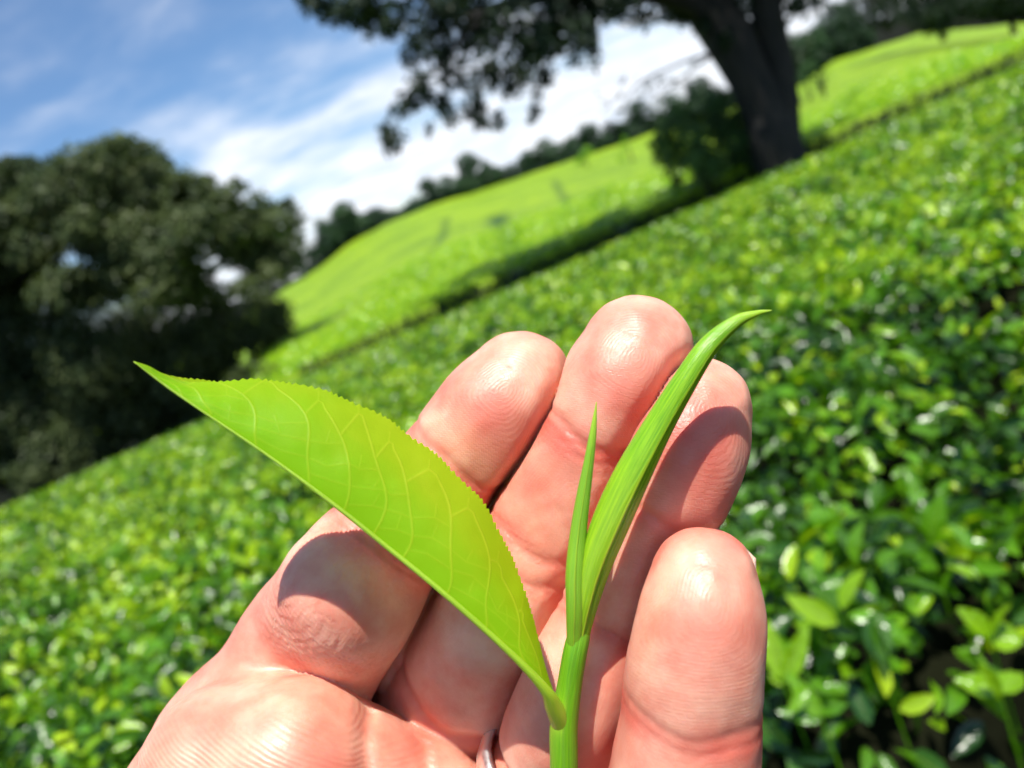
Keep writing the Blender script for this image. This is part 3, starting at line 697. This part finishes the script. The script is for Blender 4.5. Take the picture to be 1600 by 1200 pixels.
def join(parts):
    Vs, Fs, ts, ac, off = [], {}, [], [], 0
    for V, F_, t_, a_ in parts:
        Vs.append(V); Fs.setdefault(F_.shape[1], []).append(F_ + off); ts.append(t_); ac.append(a_); off += len(V)
    return np.vstack(Vs), [np.vstack(v) for v in Fs.values()], dict(tint=np.concatenate(ts), across=np.concatenate(ac))

def band(y0, y1, dens, size, detail, depth):
    ua, ub = (-0.80, 0.82) if y0 > 2 else (-0.95, 0.95)
    area = 0.5 * (y1 ** 2 - y0 ** 2) * (ub - ua); n = int(area * dens)
    y = np.sqrt(rng.random(n) * (y1 ** 2 - y0 ** 2) + y0 ** 2); x = (ua + (ub - ua) * rng.random(n)) * y + rng.uniform(-.2, .2, n) * (y0 < 2)
    z, drop = canopy(x, y); e = 0.03
    zx, _ = canopy(x + e, y); zy, _ = canopy(x, y + e)
    gn = np.stack([-(zx - z) / e, -(zy - z) / e, np.ones(n)], 1); st = np.linalg.norm(gn, axis=1); gn /= st[:, None]
    k = rng.random(n) ** 1.4
    keep = rng.random(n) < np.clip(1.1 - drop * 1.7, .42, 1)
    P = np.stack([x, y, z - depth * k], 1)
    clump = fbm(P * [1, 1, 0], 9.0, 1); big = fbm(P * [1, 1, 0], 1.3, 2)
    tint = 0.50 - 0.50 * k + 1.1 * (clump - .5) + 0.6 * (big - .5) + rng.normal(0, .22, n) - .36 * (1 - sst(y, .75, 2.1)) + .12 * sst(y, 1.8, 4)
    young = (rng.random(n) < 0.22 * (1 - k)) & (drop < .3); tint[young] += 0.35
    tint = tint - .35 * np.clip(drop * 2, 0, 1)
    yi = np.where(young)[0]; yi = yi[:len(yi) // 3 * 3]; P[yi] = np.repeat(P[yi[::3]], 3, 0) + rng.normal(0, .002, (len(yi), 3))   # three leaves to a shoot
    tilt = rng.normal(0, 0.75, (n, 3)); nr = gn * 1.0 + tilt; nr[:, 2] = np.abs(nr[:, 2]) + 0.05
    P[:, 2] += np.where(young, 0.012, 0)
    sz = size * rng.uniform(.55, 1.25, n) * np.where(young, .7, 1)
    sp = rng.normal(size=(n, 3)); sp[young, 2] += 2.2
    P, sz, nr, tint, sp = P[keep], sz[keep], nr[keep], np.clip(tint, 0, 1)[keep], sp[keep]
    return leaf_cloud(P, sz, nr, tint, detail, 0.44, sp)
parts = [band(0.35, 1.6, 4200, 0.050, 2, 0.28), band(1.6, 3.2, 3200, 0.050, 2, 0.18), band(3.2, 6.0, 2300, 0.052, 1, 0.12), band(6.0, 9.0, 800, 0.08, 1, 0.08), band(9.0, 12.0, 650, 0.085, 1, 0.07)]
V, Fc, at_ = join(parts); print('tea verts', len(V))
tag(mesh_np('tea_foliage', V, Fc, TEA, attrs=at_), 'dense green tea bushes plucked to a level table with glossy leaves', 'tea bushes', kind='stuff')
# the dark twiggy inside of the bushes
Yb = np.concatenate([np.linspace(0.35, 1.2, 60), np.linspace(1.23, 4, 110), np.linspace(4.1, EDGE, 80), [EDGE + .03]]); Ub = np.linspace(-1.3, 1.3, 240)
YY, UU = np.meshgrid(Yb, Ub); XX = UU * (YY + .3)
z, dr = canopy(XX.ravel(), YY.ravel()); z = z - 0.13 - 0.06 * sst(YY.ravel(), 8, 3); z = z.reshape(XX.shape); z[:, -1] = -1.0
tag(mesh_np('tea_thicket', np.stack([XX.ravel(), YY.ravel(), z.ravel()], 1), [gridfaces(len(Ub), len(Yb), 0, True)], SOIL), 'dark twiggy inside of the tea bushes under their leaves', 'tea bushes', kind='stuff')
# leaves over the edge of the near field, the dark skirt beyond the gap and the start of the far slope
n = 16000; x = rng.uniform(-11, 13, n); y = rng.uniform(EDGE - .25, EDGE + .12, n); z = zc(x, y) - rng.random(n) ** 2 * .35
a1 = leaf_cloud(np.stack([x, y, z], 1), rng.uniform(.05, .1, n), rng.normal(0, .6, (n, 3)) + [0, 0, 1], np.clip(rng.normal(.5, .2, n), 0, 1), 1)
n = 60000; y = FY0 + .12 + rng.random(n) ** 1.5 * 14; x = rng.uniform(-1.1, 1.15, n) * y
tt = (y - FY0) / (YR - FY0); z = -1.9 * (1 - tsig(x / y, -0.315, 0.012)) + (zc(0, EDGE) + .02 + 0.16 * tsig(x, -1.9, .5)) * (1 - tt) + np.interp(x * YR / y, rp[:, 0], rp[:, 2]) * tt + rng.uniform(-.03, .05, n) + -0.9 * np.sin(math.pi * tt) * sst(tt, 0, .3)
a2 = leaf_cloud(np.stack([x, y, z], 1), rng.uniform(.08, .16, n), rng.normal(0, .45, (n, 3)) + [0, 0, 1], np.clip(rng.normal(.72, .16, n), 0, 1), 1)
V, Fc, at_ = join([a1, a2])
tag(mesh_np('tea_foliage', V, Fc, TEA, attrs=at_), 'tea leaves along the dark gap between the near field and the lime slope', 'tea bushes', kind='stuff')
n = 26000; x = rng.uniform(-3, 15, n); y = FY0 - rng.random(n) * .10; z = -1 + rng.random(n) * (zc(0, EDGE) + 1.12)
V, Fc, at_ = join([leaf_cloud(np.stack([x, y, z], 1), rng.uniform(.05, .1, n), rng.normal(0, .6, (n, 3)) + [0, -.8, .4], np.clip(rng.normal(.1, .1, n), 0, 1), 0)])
tag(mesh_np('hedge_skirt', V, Fc, DARK, attrs=at_), 'dark-leaved flank of the tea hedge beyond the near field', 'hedge', kind='stuff')
print('field', round(time.time() - T0, 1))

def pr0(p, Y, r): return r * Y * np.linalg.norm(ray(*p) / ray(*p)[1]) / F
# single sprigs that stand out at the near edge of the bushes
def leaf_mesh(p, tip, width, nrm, tint, fold=.35, arch=.12, nt=14, nu=9):
    p, tip, nrm = map(np.array, (p, tip, nrm)); a = tip - p; L = np.linalg.norm(a); a = a / L; nrm = nrm - a * (a @ nrm); nrm /= np.linalg.norm(nrm); b = np.cross(nrm, a)
    t = np.linspace(0, 1, nt)[:, None]; u = np.linspace(-1, 1, nu)[None]
    w_ = width * .5 * np.sin(math.pi * t ** .85) ** .8 * (1 - .25 * t) + .0006
    P = p + (t * L)[..., None] * a + (u * w_)[..., None] * b + (fold * np.abs(u) * w_ - arch * L * t * t + .0012 * np.sin(t * 26) * np.abs(u))[..., None] * nrm
    n = nt * nu; return P.reshape(-1, 3), gridfaces(nt, nu), np.full(n, tint), np.broadcast_to(np.abs(u), (nt, nu)).ravel()
SPR = [  # base pixel, distance ahead, leaves: (tip px, tip py, width px, tint), label
 ((1345, 985), .80, [((1272, 912), 52, .25), ((1365, 905), 40, .45), ((1420, 960), 34, .6)], 'dark green sprig with one large pale shining leaf, right of the little finger'),
 ((1222, 1062), .74, [((1196, 968), 34, .72), ((1262, 978), 32, .68), ((1205, 1035), 26, .72)], 'bright lime sprig of three small upright leaves beside the little finger'),
 ((1282, 1120), .71, [((1232, 1052), 30, .6), ((1215, 1110), 22, .4)], 'narrow drooping leaf pair below the bright lime sprig'),
 ((1372, 1030), .74, [((1362, 1108), 40, .35), ((1400, 1110), 24, .3), ((1425, 1040), 26, .5)], 'sprig with leaves hanging down over the dark gap in the hedge'),
 ((1560, 1080), .66, [((1492, 1060), 34, .66), ((1598, 1045), 34, .66), ((1540, 1040), 22, .72)], 'lime sprig with spread leaves over the dark gap at the right edge'),
 ((1545, 990), .70, [((1500, 950), 30, .68), ((1600, 1000), 40, .7), ((1570, 940), 24, .72)], 'yellow green sprig above the one at the right edge'),
 ((1300, 1010), .80, [((1240, 1000), 26, .35), ((1330, 1060), 30, .3), ((1270, 1060), 26, .5)], 'dull dark sprig between the pale shining leaf and the lime sprig'),
 ((1450, 850), .92, [((1400, 790), 40, .35), ((1470, 770), 34, .5), ((1510, 830), 38, .4)], 'grey green sprig with broad glossy leaves above the large pale leaf'),
 ((1260, 880), 1.0, [((1205, 830), 40, .25), ((1290, 815), 44, .3), ((1310, 870), 38, .35)], 'dark glossy sprig just above right of the little fingernail'),
]
for (bp_, Y, lv, lab) in SPR:
    b0 = at(*bp_, Y); r = empty('tea_sprig', b0); tag(r, lab, 'tea sprig', 'sprigs at the near edge of the bushes')
    V, Fq_ = None, None
    q0 = b0 - [0, 0, .13]; th = np.linspace(0, 2 * math.pi, 8, endpoint=False); cc = np.stack([b0 * (1 - k) + q0 * k for k in np.linspace(0, 1, 6)])
    V = (cc[:, None] + .0016 * np.stack([np.cos(th), np.sin(th), 0 * th], 1)[None]).reshape(-1, 3)
    ii = np.arange(5)[:, None] * 8; jj = np.arange(8)[None]
    mesh_np('stem', V, [np.stack([ii + jj, ii + (jj + 1) % 8, ii + 8 + (jj + 1) % 8, ii + 8 + jj], -1).reshape(-1, 4)], TEA, r, attrs=dict(tint=np.full(len(V), .5), across=np.ones(len(V))))
    for k, (tp, wd, tint) in enumerate(lv):
        tpw = at(*tp, Y + rng.uniform(-.02, .03)); nr = rng.normal(0, .25, 3) + [0, -.45, .85]
        Vl, Fl, tn, ac = leaf_mesh(b0 + [0, 0, -.004 * k], tpw, pr0(tp, Y, wd), nr, tint)
        mesh_np('leaf', Vl, [Fl], TEA, r, attrs=dict(tint=tn, across=ac))
#SECTION trees
def limb_mesh(limbs, m=10):
    Vs, Fs, off = [], [], 0
    for L in limbs:
        L = np.array(L, float); c = spline(L, max(6, 5 * len(L))); n = len(c)
        T = np.gradient(c[:, :3], axis=0); T /= np.linalg.norm(T, axis=1)[:, None] + 1e-9
        ref = np.array([0, 1.0, 0.1]); N = np.cross(T, ref); N /= np.linalg.norm(N, axis=1)[:, None] + 1e-9; B = np.cross(T, N)
        th = np.linspace(0, 2 * math.pi, m, endpoint=False)
        r = c[:, 3:4] * (1 + .12 * np.sin(3 * th + c[0, 0]))[None]
        V = c[:, None, :3] + r[..., None] * (np.cos(th)[None, :, None] * N[:, None] + np.sin(th)[None, :, None] * B[:, None])
        i = np.arange(n - 1)[:, None] * m; j = np.arange(m)[None]; Fs.append(np.stack([i + j, i + m + j, i + m + (j + 1) % m, i + (j + 1) % m], -1).reshape(-1, 4) + off)
        Vs.append(V.reshape(-1, 3)); off += n * m
    return np.vstack(Vs), np.vstack(Fs)
def lobes_leaves(lobes, dens, size, shell=0.55, bright=0.5, detail=0, up=0.5, spiky=0):
    """lobes: centre xyz, radii xyz. leaf clumps fill each lobe's outer shell"""
    parts = []
    for (c, rad) in lobes:
        c = np.array(c); rad = np.array(rad); n = max(12, int(dens * (rad[0] * rad[2] + rad[0] * rad[1] + rad[1] * rad[2])))
        d = rng.normal(size=(n, 3)); d /= np.linalg.norm(d, axis=1)[:, None]
        k = shell + (1 - shell) * rng.random(n) ** .6; P = c + d * rad * (k * (1 + .28 * (VN(d * 2.3 + c, 1.0) - .5)))[:, None]
        # break the surface into clumps with gaps
        cl = VN(P, 1.6 / max(size * 2.2, .1) * .35); keep = cl > 0.30
        P = P[keep]; d = d[keep]; m = len(P)
        nr = d + rng.normal(0, .55, (m, 3)) + [0, 0, up]
        tint = np.clip(bright + .55 * (cl[keep] - .5) + rng.normal(0, .12, m), 0, 1)
        sp = rng.normal(size=(m, 3)) + d * spiky
        parts.append(leaf_cloud(P, size * rng.uniform(.6, 1.4, m), nr, tint, detail, .55, sp))
    return join(parts)
def make_tree(name, label, cat, base, limbs, lobes, dens, size, mat, group=None, **kw):
    r = empty(name, base); tag(r, label, cat, group)
    if limbs:
        V, Fq_ = limb_mesh(limbs); mesh_np('trunk', V, [Fq_], BARK, r)
    V, Fc, A = lobes_leaves(lobes, dens, size, **kw); mesh_np('crown', V, Fc, mat, r, attrs=A)
    return r
def pr(px, py, Y, r):                                              # a radius in photo pixels as metres at that distance
    return r * Y * np.linalg.norm([1, ray(px, py)[0] / ray(px, py)[1]]) / F

# the big tree over the gap
BY = 12.35
def bt(px, py, w_, Y=BY): p = at(px, py, Y); return [*p, pr(px, py, Y, w_ / 2)]
base = at(1212, 232, BY); base[2] = -0.9
limbs = [[[base[0] + .05, BY, -1.0, .38], bt(1208, 222, 74), bt(1196, 180, 62), bt(1168, 120, 60), bt(1137, 60, 68), bt(1103, 5, 70), bt(1050, -70, 52), bt(980, -160, 32)],
         [bt(1224, 215, 48), bt(1220, 120, 40), bt(1206, 60, 42), bt(1193, 0, 44), bt(1180, -80, 36), bt(1150, -190, 22)],
         [bt(1145, 50, 40), bt(1080, 5, 36, 12.1), bt(1000, -12, 32, 11.8), bt(900, -8, 26, 11.6), bt(800, 5, 18, 11.4), bt(730, 30, 10, 11.4)],
         [bt(1110, 0, 34), bt(1000, -60, 26, 12.5), bt(860, -80, 20, 12.8), bt(700, -70, 14, 12.8), bt(560, -40, 8, 12.6)],
         [bt(900, -10, 16, 11.6), bt(880, 30, 9, 11.6), bt(850, 80, 6, 11.6), bt(835, 140, 3, 11.6)],
         [bt(790, 5, 12, 11.4), bt(720, 60, 8, 11.4), bt(670, 120, 5, 11.4), bt(620, 195, 3, 11.4)],
         [bt(800, 0, 12, 11.4), bt(775, 80, 7, 11.4), bt(740, 150, 3, 11.4)], [bt(700, -60, 12, 12.6), bt(640, 0, 8, 12.3), bt(560, 10, 5, 12.2), bt(500, 5, 3, 12.2)],
         [bt(1195, 20, 26), bt(1230, -20, 18, 12.2), bt(1290, -60, 12, 12.1)],
         [bt(1160, 80, 10), bt(1090, 90, 4, 12.2), bt(1000, 130, 2.5, 12.1), bt(975, 165, 2, 12.1)], [bt(1150, 60, 8), bt(1080, 110, 3, 12.5), bt(1020, 160, 2, 12.5)],
         [bt(930, 0, 10, 11.6), bt(925, 60, 5, 11.6), bt(880, 100, 3, 11.6)], [bt(860, 120, 3, 11.6), bt(838, 160, 2.5, 11.6), bt(833, 190, 2, 11.6)]]
cl = [(478, 0, 16), (500, 2, 22), (520, 18, 20), (545, 12, 25), (590, 22, 26), (570, 0, 30), (556, 36, 12), (640, 10, 30), (655, 50, 25), (700, 30, 36), (690, 80, 32), (642, 85, 20), (745, 60, 40), (765, 112, 32), (722, 132, 28), (655, 125, 20), (692, 160, 18), (640, 158, 20), (618, 172, 12), (612, 218, 20), (604, 205, 15), (742, 170, 22), (752, 192, 12), (705, 185, 12), (800, 28, 46), (820, 90, 32), (800, 132, 22), (835, 172, 10), (860, 55, 40), (880, 92, 26), (850, 120, 16), (900, 25, 38), (922, 70, 18), (930, 98, 8), (775, 190, 14), (960, 5, 28), (1000, -4, 22), (1050, 2, 26), (1085, 22, 18), (1120, 5, 26), (1155, 8, 22), (1235, 10, 24), (1225, 40, 16), (1250, 22, 12), (835, 150, 8), (975, 164, 9), (833, 190, 7), (670, 200, 8), (985, 30, 10), (605, 50, 12), (575, 55, 8), (1100, 40, 14), (1130, 60, 14), (1010, 20, 22), (970, -5, 34), (930, 8, 34), (880, 0, 40), (1060, 18, 22), (610, 40, 18), (670, 15, 34), (720, 0, 40), (760, 15, 34), (840, 60, 34), (705, 120, 24), (665, 150, 16), (820, 110, 20), (905, 50, 28), (1260, 0, 26), (1170, 40, 18)]
lobes = []
for a, b, r_ in cl:
    Y = BY - .8 + rng.uniform(-.6, .6) if a < 1000 else BY + rng.uniform(-.5, .3)
    p = at(a, b, Y); q = pr(a, b, Y, r_ * 1.12); lobes.append((p, (q, q * 1.1, q * .9)))
for i in range(55):
    a = rng.uniform(560, 1300); b = rng.uniform(-260, -22); Y = BY + rng.uniform(-1.6, 0.6); p = at(a, b, Y); q = pr(a, b, Y, rng.uniform(30, 60)); lobes.append((p, (q, q * 1.2, q * .8)))
make_tree('shade_tree', 'large dark tree with forked trunk at the field edge, its branches hanging over the sky', 'tree', base, limbs, lobes, 1100, 0.10, DARK, shell=0.15, bright=0.22, detail=0)
# thin spray of twigs beside its trunk: sparse leaves
sp = []
for i in range(40):
    a = rng.uniform(930, 1110); b = 165 - (a - 930) * .35 + rng.uniform(-25, 30); p = at(a, b, 12.3); q = pr(a, b, 12.3, 7); sp.append((p, (q, q, q)))
root = [o for o in COL.objects if o.name == 'shade_tree'][0]
V, Fc, A = lobes_leaves(sp, 500, 0.045, shell=.1, bright=.4); mesh_np('crown', V, Fc, DARK, root, attrs=A)

def px_lobe(a, b, r_, Y, flat=.8, deep=1.0):
    p = at(a, b, Y); q = pr(a, b, Y, r_); return (p, (q, q * deep, q * flat))
# the broad trees on the left
LY = 22.0
U1 = [(180, 252, 50), (130, 270, 50), (215, 262, 46), (100, 300, 60), (165, 310, 75), (240, 300, 60), (290, 305, 46), (330, 320, 46), (375, 322, 42), (410, 345, 42), (440, 345, 34), (455, 372, 24), (435, 395, 36), (390, 385, 42), (300, 360, 60), (230, 370, 60), (430, 425, 30), (400, 405, 30), (185, 228, 18), (215, 232, 16), (95, 245, 16), (370, 293, 16), (320, 285, 14), (450, 318, 14), (455, 410, 20), (368, 362, 38), (350, 400, 30), (250, 400, 40), (200, 430, 34), (60, 380, 46), (150, 375, 40), (45, 330, 40), (130, 350, 36), (100, 450, 44), (150, 440, 40)]
U2 = [(270, 415, 50), (200, 400, 46), (330, 412, 30), (250, 455, 50), (380, 445, 24), (300, 450, 40), (180, 440, 46)]
U3 = [(230, 520, 75), (330, 520, 66), (400, 505, 46), (430, 510, 32), (160, 560, 80), (280, 580, 66), (350, 560, 50), (390, 545, 40), (200, 630, 70), (260, 640, 46), (330, 470, 34), (400, 465, 26), (150, 660, 60), (300, 620, 40), (380, 590, 46), (420, 560, 34), (320, 640, 40), (240, 680, 50), (80, 720, 60), (170, 730, 50), (440, 480, 22)]
lb = [px_lobe(a, b, r_, LY - 1.8 + rng.uniform(-1.2, 1.2), .75, 1.3) for a, b, r_ in U1] + [px_lobe(a, b, r_, LY - 2.6 + rng.uniform(-.6, .6), .6, 1.2) for a, b, r_ in U2] + [px_lobe(a, b, r_, LY + .8 + rng.uniform(-.6, 1), .9, 1.0) for a, b, r_ in U3]
bs = at(230, 690, LY + 3); bs[2] = -1.8
def lt(px, py, w_): p = at(px, py, LY + 3); return [*p, pr(px, py, LY, w_ / 2)]
make_tree('evergreen_tree', 'broad olive green evergreen with layered crown beside the lime slope', 'tree', bs, [[[*bs, .35], lt(225, 620, 26), lt(215, 480, 20), lt(190, 340, 12)], [lt(220, 560, 14), lt(330, 430, 8), lt(400, 370, 4)]], lb, 900, 0.15, OAK, shell=0.25, bright=0.72, spiky=1.0)
U4 = [(20, 280, 40), (50, 275, 34), (-30, 300, 60), (60, 320, 46), (0, 350, 60), (90, 360, 34), (40, 380, 30), (-60, 380, 80), (5, 262, 20)]
U5 = [(20, 430, 60), (70, 450, 46), (130, 455, 40), (-40, 470, 80), (20, 530, 90), (100, 540, 60), (0, 640, 80), (60, 640, 70), (110, 620, 60), (-20, 720, 70), (60, 700, 50), (-60, 600, 90), (20, 410, 34)]
lb = [px_lobe(a, b, r_, LY + .2 + rng.uniform(-1.2, 1.2), .75, 1.3) for a, b, r_ in U4] + [px_lobe(a, b, r_, LY + 2.5 + rng.uniform(-.6, 1), .9, 1.0) for a, b, r_ in U5]
bs = at(20, 760, LY + 5); bs[2] = -2.2
make_tree('evergreen_tree', 'darker evergreen with rounded crown cut by the left edge of the photo', 'tree', bs, [[[*bs, .35], lt(10, 700, 26), lt(5, 540, 20), lt(0, 380, 12)]], lb, 900, 0.15, OAK, shell=0.25, bright=0.58, spiky=1.0)
make_tree('shrub', 'low bright green shrub under the dark evergreen beside the near field', 'shrub', at(405, 600, 14.5), None, [px_lobe(a, b, r_, 14.5) for a, b, r_ in ((395, 575, 22), (420, 580, 16), (370, 590, 20), (430, 600, 12), (345, 610, 16))], 500, .10, OAK, bright=.75)

# shrubs and trees behind the big tree
SY = float(onfar(1090, 280)[1]); SYa = float(onfar(1150, 262)[1]); SYb = float(onfar(1050, 286)[1]); print('grove', SY, SYa, SYb)
def grove(name, label, cat, pts, Y, mat, bright, size=.22, dens=160, group=None, base=None, trunk=False):
    lb = [px_lobe(a, b, r_, Y + rng.uniform(-.6, .6), .85) for a, b, r_ in pts]
    b0 = np.mean([np.array(l[0]) for l in lb], 0); b0[2] = min(l[0][2] - l[1][2] * .8 for l in lb)
    h = max(l[0][2] for l in lb) - b0[2]
    lm = [[[b0[0], b0[1], b0[2] - .6, .05 * h + .03], [b0[0] + .02 * h, b0[1], b0[2] + .4 * h, .035 * h], [b0[0], b0[1], b0[2] + .8 * h, .015 * h]]]
    return make_tree(name, label, cat, b0, lm, lb, dens, size, mat, group, shell=.35, bright=bright)
GR = 'trees and shrubs behind the big forked tree'
grove('bushy_tree', 'rounded dark green tree directly left of the big trunk', 'tree', [(1130, 190, 34), (1150, 220, 34), (1110, 215, 30), (1165, 180, 30), (1140, 250, 26), (1120, 160, 20), (1165, 255, 20), (1180, 210, 30), (1175, 150, 26)], SYa, RIDGE2, .72, .2 * SYa / 34, 420 * (34 / SYa) ** 2, GR)
grove('bushy_tree', 'mid green loose tree second to the left of the big trunk', 'tree', [(1080, 215, 28), (1060, 240, 26), (1090, 250, 26), (1075, 185, 20), (1100, 270, 20), (1050, 205, 26), (1035, 225, 22), (1110, 180, 24), (1060, 180, 22), (1120, 255, 22)], SY, RIDGE2, .85, .2 * SY / 34, 420 * (34 / SY) ** 2, GR)
grove('shrub', 'bright yellow green shrub on the crest of the lime slope', 'shrub', [(978, 230, 12), (990, 222, 12), (970, 242, 10), (982, 215, 8)], 60, BRIGHTB, .8, .3, 120, GR)
grove('shrub', 'small lime green shrub at the edge of the slope left of the grove', 'shrub', [(910, 243, 9), (918, 236, 8), (905, 252, 7)], 80, BRIGHTB, .8, .3, 120, GR)
grove('shrub', 'grey green thin shrub at the right end of the lime slope', 'shrub', [(1035, 245, 18), (1045, 265, 14), (1025, 225, 12), (1060, 280, 12)], SYb, RIDGE2, .8, .2 * SYb / 40, 260 * (40 / SYb) ** 2, GR)
# ridge trees, one by one
RT = [(487, 398, 16), (512, 372, 20), (540, 350, 24), (552, 362, 18), (580, 352, 20), (610, 344, 12), (632, 338, 12), (655, 326, 14), (684, 306, 20), (700, 300, 18), (722, 292, 14), (744, 274, 24), (762, 284, 16), (785, 280, 16), (806, 272, 16), (826, 258, 18), (845, 256, 16), (868, 246, 20), (890, 240, 18), (925, 222, 20), (944, 228, 14), (962, 214, 18), (990, 206, 18), (1016, 192, 24), (1042, 184, 26), (1070, 176, 24), (1100, 160, 26), (595, 348, 14), (645, 334, 12), (668, 318, 14), (770, 282, 14), (855, 254, 14), (908, 236, 16), (978, 212, 14), (1235, 88, 24), (1262, 78, 22), (1285, 66, 24), (1310, 40, 26), (1336, 62, 18), (1245, 112, 16)]
ORD = 'first second third fourth fifth sixth seventh eighth ninth tenth eleventh twelfth thirteenth fourteenth fifteenth sixteenth seventeenth eighteenth nineteenth twentieth twenty-first twenty-second twenty-third twenty-fourth twenty-fifth twenty-sixth twenty-seventh twenty-eighth twenty-ninth thirtieth'.split()
cnt_ = {}
for a, b, r_ in sorted(RT):
    r_ *= 1.85; b -= r_ * .08
    Y = 113 + rng.uniform(0, 8)
    pts = [(a, b, r_ * .62), (a + rng.uniform(-.4, .4) * r_, b + r_ * .5, r_ * .6), (a + rng.uniform(-.5, .5) * r_, b - r_ * .35, r_ * .45), (a + r_ * .5, b + r_ * .1, r_ * .45), (a - r_ * .5, b + r_ * .5, r_ * .5), (a + rng.uniform(-.3, .5) * r_, b + r_ * 1.0, r_ * .6)]
    where = 'between the left evergreen and the slope crest' if a < 600 else 'on the skyline left of the big tree' if a < 1150 else 'on the skyline right of the big trunk'
    k = cnt_.get(where, 0); cnt_[where] = k + 1
    grove('ridge_tree', f'dark ridge tree, {ORD[k]} from the left {where}', 'tree', pts, Y, RIDGE, .3 + .3 * rng.random(), .5, 60, f'trees {where}')
# dark trees at the top right, shrubs on the right slope
grove('dark_tree', 'tall dark tree with a bare trunk foot at the top right', 'tree', [(1450, 10, 34), (1440, -30, 44), (1470, 30, 22), (1425, 20, 26), (1450, 50, 12), (1500, 0, 40), (1480, -60, 50)], 62, DARK, .25, .35, 90)
grove('dark_tree', 'dark spreading tree left of the tallest one at the top right', 'tree', [(1370, 8, 26), (1350, -10, 26), (1390, 22, 20), (1400, -10, 36), (1365, 30, 14)], 74, DARK, .3, .4, 80)
grove('dark_tree', 'dark tree cut by the top right corner', 'tree', [(1560, -8, 34), (1600, -20, 50), (1540, 10, 22), (1580, 10, 20), (1520, -30, 40), (1620, 0, 30)], 70, DARK, .3, .4, 80)
grove('bushy_tree', 'dark bushy tree directly right of the big trunk, above the lime slope', 'tree', [(1228, 120, 18), (1240, 95, 18), (1225, 150, 16), (1250, 80, 16), (1232, 175, 12), (1225, 80, 20)], 60, DARK, .4, .3, 120)
grove('shrub', 'small dark upright bush standing alone on the right slope', 'shrub', [(1281, 122, 10), (1283, 132, 9), (1279, 112, 7), (1284, 141, 5)], 30, DARK, .3, .12, 300)
grove('shrub', 'light green bush beside the small dark one on the right slope', 'shrub', [(1255, 118, 14), (1262, 106, 12), (1250, 135, 12)], 48, RIDGE, .8, .25, 160)
print('trees', round(time.time() - T0, 1))
